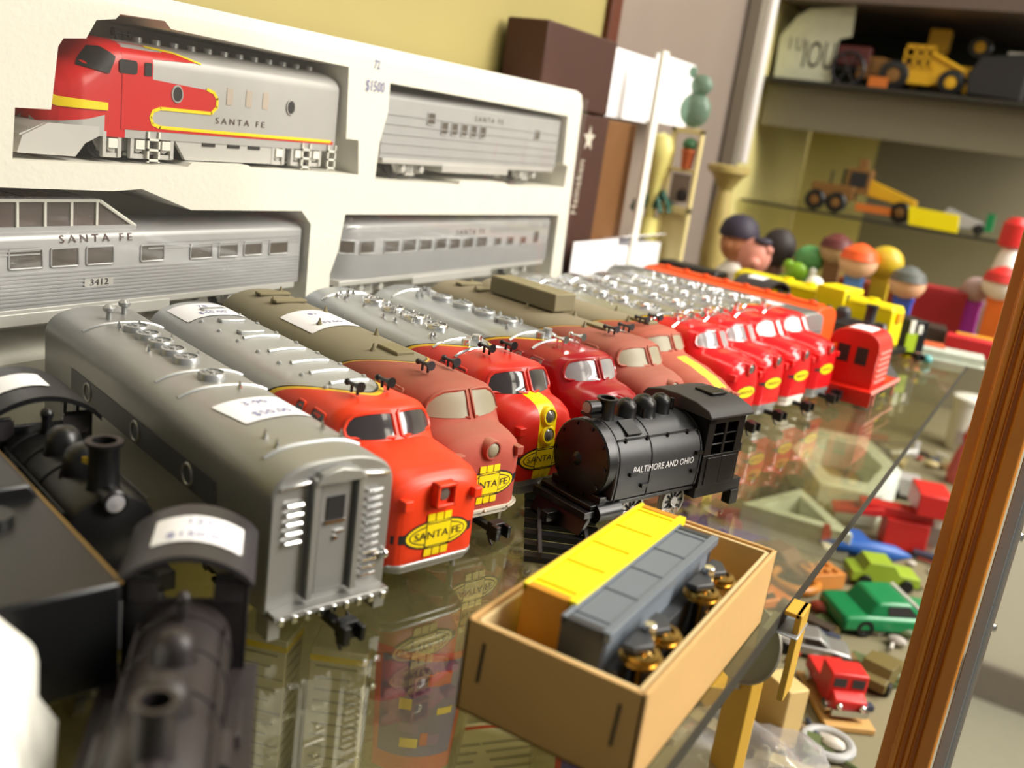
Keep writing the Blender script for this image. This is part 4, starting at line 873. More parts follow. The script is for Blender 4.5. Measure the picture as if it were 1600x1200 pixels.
def coach(label, y0, L, z, H, wins, sign, lower=True, dome=None, obs=False, extra=None, num=None):
    """side-on car in the tray, x along the shelf, its -y side faces the case front after a quarter turn"""
    t = thing('toy_passenger_car', label, 'toy train', (-34.1, y0, z), A(90)); w = 1.7; body = mat('coach_silver', (182, 182, 184), 0.38, 0.3)
    zt = H; prof = hw_roof(w, zt, zt-0.5, 2.4, 0.75)
    b = MB()
    if obs:
        n = 14; vs = []; m = len(prof)
        xs = [2.2*(1-math.cos(PI/2*i/n)) for i in range(n+1)]+[L]
        for i, x in enumerate(xs):
            k = math.sqrt(max(0.0, 1-(1-min(x, 2.2)/2.2)**2.2)); k = max(k, 0.25)
            vs += [(x, p[0]*k, p[1]-(1-k)*0.35*max(0, (p[1]-0.75)/(zt-0.75))) for p in prof]
        fs = [(j*m+i, j*m+(i+1) % m, (j+1)*m+(i+1) % m, (j+1)*m+i) for j in range(len(xs)-1) for i in range(m)]+[tuple(range(m))[::-1], tuple((len(xs)-1)*m+i for i in range(m))]
        b.add(vs, fs, body)
    else: b.prism(prof, 'yz', 0, L, body)
    bv = b.bvh(); b.build('body', t, 40)
    r = MB(); x = 0.1 if not obs else 0.35
    for i in range(9 if lower else 5):
        zz = 0.9+0.14*i if lower else 1.0+0.5*i
        if obs: decal(r, bv, '-y', poly2d([(x, zz), (L-0.05, zz), (L-0.05, zz+0.07), (x, zz+0.07)]), body, 0.05, 0.3)
        else: r.box(0.05, L-0.05, -w-0.05, -w, zz, zz+(0.07 if lower else 0.04), body)
    for i in range(5): r.box(0.6 if obs else 0.1, L-0.1, -w*0.93+i*0.22-0.02, -w*0.93+i*0.22+0.02, zt-0.5+i*0.09, zt-0.42+i*0.09, body) if lower else None
    if lower:
        for i in range(3): decal(r, bv, '-y', poly2d([(x+0.3, zt-1.0+i*0.13), (sign[1]-2.4, zt-1.0+i*0.13), (sign[1]-2.4, zt-0.94+i*0.13), (x+0.3, zt-0.94+i*0.13)]), body, 0.04, 0.5)
        for i in range(3): decal(r, bv, '-y', poly2d([(sign[1]+2.4, zt-1.0+i*0.13), (L-0.1, zt-1.0+i*0.13), (L-0.1, zt-0.94+i*0.13), (sign[1]+2.4, zt-0.94+i*0.13)]), body, 0.04, 0.5)
    r.build('side_ribs', t)
    for x0, x1, a, c in wins:
        q = rrect((x0+x1)/2, (a+c)/2, x1-x0, c-a, 0.06, 2); ww = decal(MB(), bv, '-y', poly2d(q), M_winb, 0.02, 0.5); rim(ww, bv, '-y', q, 0.045, body, 0.02); ww.build('window', t)
    s = MB(); decal(s, bv, '-y', shift(text2d(sign[0], sign[3]*0.85, 1.2), sign[1], sign[2]), mat('brown_ink', (84, 60, 56), 0.6), 0.035, 0.3)
    if num: decal(s, bv, '-y', poly2d(rrect(num[1], num[2], 1.3, 0.34, 0.03)), M_ltgrey, 0.06); decal(s, bv, '-y', shift(text2d(num[0], 0.36, 1.2), num[1], num[2]), M_ink, 0.08, 0.2)
    s.build('side_lettering', t)
    MB().box(0.3, L-0.2, -w, w, 0.45, 0.76, M_ltgrey).box(L*0.3, L*0.68, -w-0.03, w, 0.1, 0.6, M_ltgrey).build('underframe', t, bevel=0.05)
    for cx in (3.2, L-3.4): truck_mesh(cx, M_ltgrey, M_gun, 1.6, span=1.7, z=-0.35).build('truck', t)
    if dome:
        d0, d1 = dome; zb = zt-0.15
        g = MB().prism([(d0, zb), (d1, zb), (d1-1.7, zb+1.05), (d0+1.7, zb+1.05)], 'xz', -1.35, 1.35, M_domeglass); gl = g.build('dome_glass', t, bevel=0.05)
        f = MB(); f.box(d0, d1, -1.45, 1.45, zb-0.1, zb+0.12, body)
        f.box(d0+1.7, d1-1.75, -1.42, 1.42, zb+1.02, zb+1.14, body)
        for i in range(11):
            xx = d0+1.7+(d1-d0-3.5)*i/10; f.tube([(xx, -1.38, zb), (xx, -1.38, zb+1.08)], 0.07, M_white, 6)
        f.tube([(d1, -1.38, zb+0.05), (d1-1.7, -1.38, zb+1.08)], 0.08, M_white, 6); f.tube([(d0+1.7, -1.38, zb+1.08), (d1-1.7, -1.38, zb+1.08)], 0.07, M_white, 6); f.build('dome_frame', t)
        q = MB()
        for i in range(4): q.box(d0+2.0+i*1.0 if False else d0+1.9+i*(d1-d0-3.8)/4, d0+1.9+(i+0.85)*(d1-d0-3.8)/4, -1.0, 1.0, zb+1.12, zb+1.16, M_domeglass)
        q.build('roof_panel', t)
    return t
M_winb = mat('brown_window', (88, 80, 74), 0.2, vary=0.35, nscale=150, coat=0.3)
M_domeglass = mat('dome_smoke', (96, 88, 84), 0.15, vary=0.3, coat=0.5)
# baggage car: base z 9.75
Y0 = 41.0
coach('silver toy baggage car side-on in the upper right foam pocket', Y0, 19.5, 10.0, 4.25,
      [(3.9, 4.6, 2.7, 3.35)]+[(5.3+1.02*i, 5.95+1.02*i, 2.25, 2.95) for i in range(5)]+[(16.1, 16.75, 2.5, 3.15)], ('S A N T A   F E', 10.3, 3.35, 0.5), lower=False)
coach('silver toy dome car numbered 3412 in the lower left foam pocket', 11.2, 24.3, 3.75, 3.75,
      [(9.3, 10.6, 2.25, 2.95), (10.95, 12.1, 2.25, 2.95), (12.45, 13.65, 2.25, 2.95), (14.95, 16.1, 2.25, 2.92), (17.5, 18.7, 2.22, 2.85), (19.1, 20.2, 2.22, 2.85), (20.6, 21.7, 2.22, 2.85), (22.2, 23.4, 2.2, 2.83), (6.8, 8.2, 2.25, 2.95), (4.5, 5.9, 2.25, 2.95)],
      ('S A N T A   F E', 12.9, 3.27, 0.5), dome=(0.5, 14.9), num=('3412', 13.0, 1.55))
coach('silver toy observation car with rounded end in the lower right foam pocket', 38.35, 22.7, 3.5, 4.0,
      [(0.6, 1.4, 2.15, 2.85), (1.75, 2.9, 2.15, 2.85), (3.8, 5.1, 2.1, 2.8), (5.5, 6.7, 2.1, 2.8), (7.1, 8.3, 2.1, 2.75), (8.7, 9.8, 2.1, 2.75), (10.2, 11.3, 2.05, 2.7), (11.7, 12.8, 2.05, 2.7), (13.2, 14.4, 2.05, 2.7), (15.4, 16.2, 2.05, 2.6), (17.0, 17.8, 2.05, 2.6), (18.8, 19.5, 2.0, 2.55), (20.6, 21.2, 2.0, 2.9)],
      ('S A N T A   F E', 12.4, 3.05, 0.5), obs=True)

# ------------------------------------------------------------------ the display case and the room
M_wood = mat('case_wood', (214, 134, 40), 0.4, vary=0.25, bump=0.1, nscale=25, coat=0.3)
M_woodd = mat('case_wood_dark', (86, 36, 12), 0.5, vary=0.2, nscale=25)
M_backw = mat('cream_back_panel', (158, 145, 88), 0.6, vary=0.05, nscale=9)
M_deck = mat('lower_deck', (130, 122, 94), 0.55, vary=0.1, nscale=14)
M_roomw = mat('room_wall_paint', (222, 214, 192), 0.8, vary=0.02)
M_alu = mat('aluminium', (176, 180, 186), 0.35, 0.7)
M_greypan = mat('grey_laminate', (140, 126, 116), 0.35, vary=0.12, nscale=8)
M_edge = mat('glass_edge', (44, 40, 30), 0.6, vary=0.15)
M_shelf = pane_mat('shelf_glass', (244, 243, 226), 1.5, 0.05, (184, 178, 140))
struct(MB().box(-39.5, -38.5, -40, 77, -20, 62, M_backw).build('wall_back'))
struct(MB().box(-39.5, -38.5, 78.9, 117, -20, 62, M_greypan).build('wall_back_far'))
struct(MB().box(-39.5, -38.5, 117, 156, -20, 62, mat('cream_back_far', (222, 210, 140), 0.6, vary=0.1, nscale=6)).build('wall_back_end'))
struct(MB().box(-39.6, -37.9, 76.9, 78.9, -20, 62, M_woodd).build('trim_1', bevel=0.1))
struct(MB().box(-60, 300, 216, 218, -92, 170, M_roomw).build('wall_room'))
struct(MB().box(-60, 300, 214.6, 216, -92, -84, mat('baseboard_grey', (128, 118, 104), 0.6)).build('baseboard_room', bevel=0.2))
struct(MB().box(-60, 300, -60, 216, -94, -92, mat('room_floor', (176, 172, 152), 0.5, vary=0.08)).build('floor'))
struct(MB().box(-38.5, -2.0, -20, 156, -20, -18.05, M_deck).build('case_deck'))
# front stile with its moulded face
pr = [(-1.75, 38.9), (-1.75, 40.2), (0.2, 40.2), (0.2, 38.6), (0.1, 38.5), (-0.35, 38.5), (-0.42, 38.62), (-0.42, 38.95), (-0.62, 38.95), (-0.66, 38.6), (-0.74, 38.55), (-0.82, 38.6), (-0.86, 38.95), (-1.05, 38.95), (-1.1, 38.6), (-1.2, 38.52), (-1.32, 38.6), (-1.36, 38.9)]
struct(MB().prism(pr, 'xy', -60, 60, M_wood).build('trim_2', bevel=0.04))
t = thing('door_track', 'grey metal door track with two screws along the wooden front post', 'metal track', (0.7, 40.0, -60))
MB().box(-0.42, 0.0, -0.6, 0.3, 0, 120, M_alu).build('channel', t, bevel=0.03)
MB().box(0.0, 0.22, -0.4, 0.1, 0, 120, mat('track_lip', (206, 208, 206), 0.5)).build('lip', t)
for z in (57.1, 61.0): MB().lathe([(0.2, 0), (0.17, 0.1), (0.01, 0.14)], M_chrome, (0.22, -0.2, z), (1, -0.4, 0), 14).build('screw', t)
# main glass shelf (top at z=0)
t = thing('glass_shelf', 'long glass shelf carrying the slanted row of trains', 'shelf', (-5, 30, 0))
MB().box(-33.4, 0, -50, 95, -0.45, -0.002, M_shelf).build('pane', t)
MB().box(0.0, 0.05, -50, 80, -0.45, 0.0, M_edge).build('front_edge', t)
t = thing('shelf_clip', 'small metal and amber bracket holding the glass shelf edge', 'bracket', (-5.0, 28.6, -0.5))
MB().box(-0.4, 0.7, -0.5, 0.9, -0.05, 0.0, M_alu).box(0.1, 0.6, -0.2, 0.9, 0.5, 0.65, mat('amber_plastic', (216, 170, 60), 0.35)).box(0.45, 0.65, -0.2, 0.9, -2.4, 0.65, mat('amber_plastic', (216, 170, 60), 0.35)).build('bracket', t, bevel=0.05)

# far bay: shelves facing down the case
far = thing('far_glass_shelf', 'thin glass shelf under the yellow road grader in the far bay', 'shelf', (-20, 136, 8.0))
MB().box(-18, 19.8, -14, 14, -0.35, 0, M_shelf).build('pane', far); MB().box(-18, 19.8, -14.05, -14, -0.35, 0, M_edge).build('front_edge', far)
far = thing('far_board_shelf', 'grey shelf under the yellow loader in the upper far bay', 'shelf', (-20, 136, 23.0))
MB().box(-18, 19.8, -14, 14, -0.5, 0, mat('shelf_dark', (40, 38, 30), 0.5)).build('board', far)
struct(MB().box(-38, -0.2, 124, 125, 17.3, 22.4, mat('underside_band_grey', (118, 112, 92), 0.4, vary=0.12, nscale=10)).build('trim_underside_band'))  # added board, stands in for the grey band of the shelf's reflecting underside
struct(MB().box(-38, -0.2, 121.5, 150, 32.0, 33.6, mat('top_board', (96, 82, 74), 0.5)).build('trim_4'))
struct(MB().box(-38, -0.2, 150, 151.5, 23, 33, mat('dark_back', (34, 38, 28), 0.6)).build('wall_far_top'))
struct(MB().box(-38, -28, 150, 151.5, -18, 23, mat('cream_back_far', (222, 210, 140), 0.6, vary=0.1, nscale=6)).build('wall_far_left'))
struct(MB().box(-28, -0.2, 150, 151.5, -18, 23, mat('olive_back', (140, 132, 110), 0.5, vary=0.15, nscale=7)).build('wall_far_right'))
t = thing('shelf_standard', 'grey metal corner post with bright white strip in the far corner', 'metal post', (-38.2, 112, 8))
MB().box(0, 1.6, 0, 1.8, -8, 28, mat('post_grey', (140, 132, 118), 0.4, 0.3)).build('post', t, bevel=0.1)
MB().box(-0.1, 1.0, 5.5, 7.4, 4.3, 28, mat('white_strip', (232, 226, 222), 0.5)).build('strip', t, bevel=0.1)

# ------------------------------------------------------------------ cartons and cards behind the tray
M_cart = mat('brown_carton', (62, 30, 14), 0.7, vary=0.15, bump=0.2)
M_cart2 = mat('tan_carton', (112, 72, 30), 0.7, vary=0.12, bump=0.2)
t = thing('cardboard_box', 'dark brown carton lying on top of the beer carton', 'box', (-35.5, 66, 14.9))
MB().box(-2.4, 1.0, -5.3, 6.0, 0, 5.6, M_cart).build('carton', t, bevel=0.15)
MB().box(0.4, 0.6, 6.2, 15.0, 0.0, 5.3, M_paper).build('white_flap', t); MB().box(0.55, 0.75, 14.6, 24.0, 0.2, 5.9, M_paper).build('white_flap', t)
t = thing('beer_carton', 'brown beer carton lettered up its side behind the foam tray', 'box', (-34.2, 69, 0))
MB().box(-2.6, 1.0, -4.9, 0.9, 0, 14.7, M_cart).build('front_panel', t, bevel=0.1)
MB().box(-2.6, 0.7, 0.9, 7.0, 0, 14.6, M_cart2).build('side_panel', t, bevel=0.1)
L = MB(); plane_text(L, text2d('Heineken', 1.35, 0.8), (1.02, -2.9, 9.4), (0, 0.05, 1), (0, -1, 0.05), mat('faded_white', (196, 188, 172), 0.7))
st = [((1.0 if i % 2 == 0 else 0.42)*math.cos(PI/2+PI*i/5), (1.0 if i % 2 == 0 else 0.42)*math.sin(PI/2+PI*i/5)) for i in range(10)]
plane_text(L, poly2d(st), (1.02, -2.2, 13.0), (0, 1, 0), (0, 0, 1), MATS['faded_white']); L.build('lettering', t)
t = thing('white_card', 'plain white card standing at the foot of the beer carton', 'card', (-31.9, 68.6, 0))
MB().box(-0.1, 0.0, -4.2, 3.8, 0, 5.5, M_paper).build('sheet', t)
t = thing('white_box', 'small open white box beside the white card', 'box', (-32, 77.5, 0))
MB().box(-2.5, 0.0, -4.6, 4.6, 0, 4.8, M_paper).prism([(-2.5, 4.8), (0.3, 5.6), (0.3, 5.7), (-2.5, 5.0)], 'xz', -4.6, 4.6, M_paper).build('carton', t, bevel=0.05)
tag(MB().box(-0.15, 0.15, -0.6, 0.6, 0, 20.5, M_white).build('foam_strip', None, loc=(-31.9, 75.4, 0.0)), 'tall thin white strip standing right of the beer carton', 'strip')

# ------------------------------------------------------------------ open cardboard box with two cars lying on their sides
M_cb = mat('kraft_board', (206, 164, 104), 0.75, vary=0.06, bump=0.25, bscale=300)
M_cbe = mat('kraft_edge', (224, 196, 144), 0.8)
t = thing('open_cardboard_box', 'open kraft cardboard box holding a yellow and a grey car', 'box', (-7.6, 22.35, 0))
w, l, h = 2.28, 4.98, 2.42
o = MB(); th = 0.12
o.box(-w, w, -l, -l+th, 0, h, M_cb); o.box(-w, w, l-th, l, 0, h, M_cb); o.box(-w, -w+th, -l, l, 0, h, M_cb); o.box(w-th, w, -l, l, 0, h, M_cb); o.box(-w, w, -l, l, 0, 0.1, M_cb)
o.build('outer_tray', t, bevel=0.03)
i_ = MB(); g = 0.17
a, b_ = w-g, l-g
i_.box(-a, a, -b_, -b_+th, 0.1, h-0.06, M_cbe); i_.box(-a, a, b_-th, b_, 0.1, h-0.06, M_cbe); i_.box(-a, -a+th, -b_, b_, 0.1, h-0.06, M_cbe); i_.box(a-th, a, -b_, b_, 0.1, h-0.06, M_cbe); i_.build('inner_liner', t, bevel=0.03)
for x in (-1.75, 1.72): MB().cb((x, -l-0.01, 1.45), (0.07, 0.04, 1.05), M_ink, ry=0.05).build('slot', t)
def lying_car(name, label, x0, x1, y0, y1, z1, m, md, trucks):
    t = thing(name, label, 'toy train', ((x0+x1)/2, y0, 0.12)); W = x1-x0; Lc = y1-y0
    b = MB().prism([(-W/2+0.25, 0.0), (W/2, 0.0), (W/2, z1-0.15), (W/2-0.1, z1), (-W/2+0.1, z1), (-W/2-0.0, z1-0.2), (-W/2, 0.3)], 'xz', 0.25, Lc-0.25, m)
    b.build('body', t, bevel=0.04)
    s = MB()
    for k in range(5): s.box(-W/2+0.02, W/2, 0.5+(Lc-1.0)*k/4-0.04, 0.5+(Lc-1.0)*k/4+0.04, z1, z1+0.035, m)
    s.box(-W/2-0.02, -W/2+0.1, 0.0, Lc, z1-0.15, z1+0.05, m); s.box(W/2-0.08, W/2+0.14, 0.0, Lc, z1-0.2, z1+0.05, m)
    s.box(-W/2, W/2, 0.0, 0.25, 0.3, z1+0.02, md); s.box(-W/2, W/2, Lc-0.25, Lc, 0.3, z1+0.02, md); s.build('roof_panel', t, bevel=0.02)
    if trucks:
        MB().box(W/2, W/2+0.35, 0.3, Lc-0.3, 0.8, 1.9, md).build('underframe', t, bevel=0.03)
        for yy in (1.5, Lc-1.7):
            f = MB()
            for zz in (0.45, 2.35): f.prism([(W/2+0.25, yy-1.0), (W/2+0.55, yy-1.0), (W/2+0.85, yy-0.5), (W/2+0.5, yy), (W/2+0.85, yy+0.5), (W/2+0.55, yy+1.0), (W/2+0.25, yy+1.0)], 'xy', zz, zz+0.16, md)
            f.box(W/2+0.3, W/2+0.6, yy-0.2, yy+0.2, 0.4, 2.5, md); f.cyl((W/2+0.5, yy, 2.3), (W/2+0.5, yy, 2.7), 0.16, M_chrome, n=10)
            tr = f.build('truck', t, bevel=0.03)
            for dy in (-0.62, 0.62):
                wv = MB().cyl((W/2+0.62, yy+dy, 0.5), (W/2+0.62, yy+dy, 2.5), 0.07, M_brass, n=8)
                for zz, sg in ((2.2, 1), (0.7, -1)): wv.lathe([(0.52, -0.1), (0.52, -0.03), (0.44, -0.02), (0.43, 0.1), (0.3, 0.12), (0.28, 0.05), (0.12, 0.06), (0.1, 0.2), (0.01, 0.22)], M_brass, (W/2+0.62, yy+dy, zz), (0, 0, sg), 24)
                wv.build('wheelset', tr)
    return t
lying_car('toy_boxcar', 'bright yellow toy boxcar shell lying in the cardboard box', -9.25, -7.95, 18.75, 25.9, 2.9, M_yel, mat('yellow_end_shaded', (214, 146, 34), 0.45), False)  # ends are the same yellow plastic; their orange shading is painted in
lying_car('toy_gondola', 'grey toy car on its side with brass wheels in the cardboard box', -7.85, -6.75, 18.1, 25.4, 2.85, mat('blue_grey_plastic', (112, 120, 130), 0.38), mat('dark_grey_plastic', (60, 62, 66), 0.4), True)

# ------------------------------------------------------------------ lower deck: everything seen through the glass (deck top z=-18)
ZD = -18.0
def cup(label, x, y, seed, m):
    t = thing('plastic_cup', label, 'cup', (x, y, ZD))
    prof = [(2.5, 0), (2.55, 0.1), (2.9, 4), (3.3, 9), (3.62, 12.6), (3.8, 12.8), (3.75, 13.0), (3.55, 12.9), (3.2, 9), (2.8, 4), (2.4, 0.4)]
    MB().lathe(prof, m, n=40, cap=True).build('cup_wall', t)
    r = random.Random(seed); p = MB()
    def patch(a0, a1, z0, z1, mm, off):
        n = 10; vs = []
        for j in range(n+1):
            for i in range(n+1):
                a = a0+(a1-a0)*i/n; z = z0+(z1-z0)*j/n; R = 2.55+z*0.083+off; vs.append((R*math.cos(a), R*math.sin(a), z))
        p.add(vs, [(j*(n+1)+i, j*(n+1)+i+1, (j+1)*(n+1)+i+1, (j+1)*(n+1)+i) for j in range(n) for i in range(n)], mm)
    A0 = math.radians(-95)
    patch(A0, A0+1.5, 1.2, 8.0, mat('print_red', (206, 60, 44), 0.5), 0.04)
    patch(A0+0.12, A0+1.4, 2.2, 7.6, mat('print_blue', (66, 62, 168), 0.5, vary=0.3, nscale=120), 0.07)
    for k in range(9):
        a = A0+0.2+r.random()*1.0; z = 2.6+r.random()*4.2; patch(a, a+0.12+r.random()*0.2, z, z+0.3+r.random()*0.5, [M_yellow, MATS['print_red'], mat('print_purple', (110, 70, 180), 0.5)][k % 3], 0.1)
    p.build('printed_panel', t, 60)
    return t
M_cup = pane_mat('cup_plastic', (240, 240, 230), 1.4, 0.24, (214, 208, 180), 0.1)
cup('clear plastic cup with red and blue printed panel under the glass', -22.4, 35.2, 3, M_cup)
cup('second clear printed cup partly hidden by the cardboard box', -14.8, 39.6, 8, M_cup)
M_print = mat('print_grey', (168, 164, 150), 0.7); M_ppr = mat('old_paper', (226, 220, 196), 0.7)
for i, (x, y, r_, lb) in enumerate(((-27.6, 30.2, 0.35, 'pale printed carton under the glass, left of the two'), (-24.3, 31.6, 0.5, 'pale printed carton under the glass, nearer the cups'))):
    t = thing('printed_carton', lb, 'box', (x, y, ZD), r_, 'pale cartons under the glass')
    MB().box(-1.3, 1.3, -1.0, 1.0, 0, 7.5, M_ppr).build('carton', t, bevel=0.05)
    q = MB()
    for k in range(11): q.box(-1.0, 0.6+0.3*(k % 3), -1.03, -1.0, 0.6+k*0.6, 0.72+k*0.6, M_print); q.box(1.3, 1.33, -0.8, 0.5+0.1*(k % 3), 0.6+k*0.6, 0.72+k*0.6, M_print)
    q.box(-1.31, 1.31, -1.01, 1.01, 6.9, 7.2, M_yellow); q.build('print', t)
t = thing('flyer', 'flat printed paper with red border under the cups', 'paper', (-18.0, 36.0, ZD), 0.9)
MB().box(-7, 7, -5, 5, 0, 0.06, M_cream).build('sheet', t)
q = MB()
for s in (-1, 1): q.box(-6.8, 6.8, s*4.6-0.12, s*4.6+0.12, 0.06, 0.08, mat('print_red', (206, 60, 44), 0.5)); q.box(s*6.6-0.12, s*6.6+0.12, -4.7, 4.7, 0.06, 0.08, MATS['print_red'])
for k in range(12): q.box(-5.5, -0.5+(k % 4)*0.4, -4+k*0.65, -3.8+k*0.65, 0.06, 0.08, M_print); q.box(0.8, 5.5-(k % 3)*0.5, -4+k*0.65, -3.8+k*0.65, 0.06, 0.08, M_print)
q.build('print', t)
# crumpled clear bag
r = random.Random(4); n = 26; vs = []
for j in range(n+1):
    for i in range(n+1):
        u, v = i/n*2-1, j/n*2-1; hgt = 2.3*max(0, (1-u*u)*(1-v*v))**0.5
        vs.append((u*5.5+r.uniform(-.05, .05), v*4+r.uniform(-.05, .05), hgt+r.uniform(-.1, .1)*(1 if abs(u) < .95 and abs(v) < .95 else 0)+0.05+0.5*math.sin(u*7+v*4)*max(0, 1-u*u)*max(0, 1-v*v)))
tag(MB().add(vs, [(j*(n+1)+i, j*(n+1)+i+1, (j+1)*(n+1)+i+1, (j+1)*(n+1)+i) for j in range(n) for i in range(n)], pane_mat('bag_film', (240, 240, 240), 1.6, 0.2, (226, 224, 226), 0.12)).build('plastic_bag', None, 80, loc=(-8.6, 45.2, ZD+0.3), rz=0.4), 'crumpled clear plastic bag below the cardboard box', 'bag')

r = random.Random(9); vs = []
for j in range(n+1):
    for i in range(n+1):
        u, v = i/n*2-1, j/n*2-1
        vs.append((u*6.5, v*4.5, 2.2*max(0, (1-u*u)*(1-v*v))**0.5+0.1+r.uniform(0, .12)+0.6*abs(math.sin(u*9+v*5))*max(0, 1-u*u)*max(0, 1-v*v)))
tag(MB().add(vs, [(j*(n+1)+i, j*(n+1)+i+1, (j+1)*(n+1)+i+1, (j+1)*(n+1)+i) for j in range(n) for i in range(n)], MATS['bag_film']).build('plastic_bag', None, 80, loc=(-28.5, 109, ZD+0.3), rz=0.0), 'crumpled clear bag far below the glass in front of the shiny red engines', 'bag')
def toy_car(label, x, y, rz, L, W, H, m, wm=None, top=None, tilt=0, group=None):
    t = thing('toy_car', label, 'toy vehicle', (x, y, ZD), rz, group); r = H*0.2
    b = MB().prism([(-L/2, r*0.7), (-L/2, H*0.5), (-L/2+L*0.05, H*0.58), (-L*0.22, H*0.6), (L*0.22, H*0.6), (L/2-0.1, H*0.5), (L/2, H*0.3), (L/2, r*0.7)], 'xz', -W/2, W/2, m)
    b.build('body', t, bevel=W*0.06)
    MB().prism([(-L*0.3, H*0.55), (-L*0.2, H*0.97), (L*0.08, H), (L*0.24, H*0.56)], 'xz', -W*0.42, W*0.42, top or m).build('cabin', t, bevel=W*0.05)
    g = MB(); g.prism([(-L*0.1+0.0, H*0.6), (-L*0.12, H*0.9), (L*0.06, H*0.92), (L*0.17, H*0.6)], 'xz', -W*0.43, W*0.43, M_glassdk); g.build('side_window', t)
    if wm: MB().prism([(L*0.1, H*0.98), (L*0.25, H*0.6), (L*0.27, H*0.62), (L*0.12, H*1.02)], 'xz', -W*0.4, W*0.4, wm).build('windscreen', t)
    for sx in (-1, 1):
        for sy in (-1, 1): MB().lathe([(r*1.25, -0.1), (r*1.25, 0.1), (r*0.7, 0.12), (r*0.65, 0.06)], M_black, (sx*L*0.3, sy*W*0.48, r*1.25), (0, sy, 0), 16).build('wheel', t)
    return t
M_gr = mat('green_paint', (14, 132, 76), 0.35, coat=0.3); M_rd = mat('toy_red', (206, 40, 36), 0.4); M_bl = mat('toy_blue', (44, 96, 178), 0.4)
toy_car('green die-cast toy car with white-framed windscreen below the glass', -5.2, 70.2, A(38), 8.6, 4.2, 2.6, M_gr, M_white)
toy_car('small orange toy car lying below the glass near the front rail', -13.5, 66.0, A(60), 5, 2.4, 1.6, mat('toy_orange', (206, 112, 40), 0.45))
toy_car('silver toy car below the glass beside the green car', -8.6, 62.0, A(20), 5.2, 2.2, 1.5, mat('toy_silver', (170, 168, 166), 0.3, 0.6))
toy_car('brown toy car below the glass behind the amber parts', -14.0, 74.0, A(-20), 6, 2.6, 1.8, mat('toy_brown', (104, 70, 48), 0.5))
# red truck on a wooden base
t = thing('toy_truck', 'small red toy truck on a wooden base board below the glass', 'toy vehicle', (-5.9, 56.8, ZD), A(-58))
MB().box(-2.6, 3.2, -1.5, 1.5, 0, 0.35, mat('pale_wood', (206, 160, 96), 0.6, vary=0.2)).build('base_board', t, bevel=0.04)
MB().box(0.0, 1.7, -1.15, 1.15, 0.8, 2.9, M_rd).prism([(1.6, 0.8), (2.5, 0.8), (2.5, 1.6), (1.7, 1.9)], 'xz', -1.0, 1.0, M_rd).build('cab', t, bevel=0.12)
MB().box(-2.4, 0.0, -1.1, 1.1, 0.9, 1.7, M_rd).build('bed', t, bevel=0.06)
for y in (-0.55, 0.55): MB().box(1.68, 1.74, y-0.38, y+0.38, 2.05, 2.6, M_glassdk).build('windscreen', t)
for sx in (-1.5, 1.7):
    for sy in (-1, 1): MB().cyl((sx, sy*0.95, 0.75), (sx, sy*1.25, 0.75), 0.42, M_chrome).build('wheel', t)
MB().box(2.4, 2.7, -1.1, 1.1, 0.7, 1.1, M_chrome).sph((2.6, 0.7, 1.3), 0.2, M_chrome, 10, 6).sph((2.6, -0.7, 1.3), 0.2, M_chrome, 10, 6).build('bumper', t)
# round disc on a yellow stand, cream block
t = thing('round_mirror', 'round grey disc leaning on a yellow stand below the shelf edge', 'mirror', (-8.4, 42.5, ZD), A(-30))
MB().box(-0.8, 0.8, -0.4, 0.4, 0, 8.0, mat('amber_plastic', (216, 170, 60), 0.35)).box(-1.6, 1.6, -1.0, 1.0, 0, 0.5, MATS['amber_plastic']).build('stand', t, bevel=0.1)
MB().lathe([(1.85, -0.1), (1.9, 0.0), (1.85, 0.1), (1.7, 0.12), (1.68, 0.08)], mat('disc_grey', (150, 148, 134), 0.3, 0.3), (0.2, -0.65, 9.5), (0.1, -1, 0.3), 40).cyl((0, -0.55, 7.0), (0, -0.3, 8.5), 0.2, M_ltgrey).build('disc', t)
tag(MB().box(-1.1, 1.1, -0.7, 0.7, 0, 3.8, mat('cream_block', (216, 186, 124), 0.6)).build('wooden_block', None, bevel=0.08, loc=(-7.7, 50.3, ZD), rz=A(-35)), 'upright cream block beside the red truck', 'block')
t = thing('toy_crane', 'yellow toy crane parts below the glass behind the cardboard box', 'toy vehicle', (-12.6, 50.0, ZD), A(25))
MB().box(-2.2, 2.2, -1.1, 1.1, 0.6, 2.2, mat('amber_toy', (214, 168, 30), 0.4)).box(-1.0, 0.6, -0.9, 0.9, 2.2, 3.8, MATS['amber_toy']).build('body', t, bevel=0.08)
MB().tube([(0.4, 0, 3.2), (3.4, 0, 5.0)], 0.25, MATS['amber_toy']).build('boom', t)
for sx in (-1.5, 0, 1.5): MB().cyl((sx, -1.2, 0.6), (sx, 1.2, 0.6), 0.6, M_black).build('wheel', t)
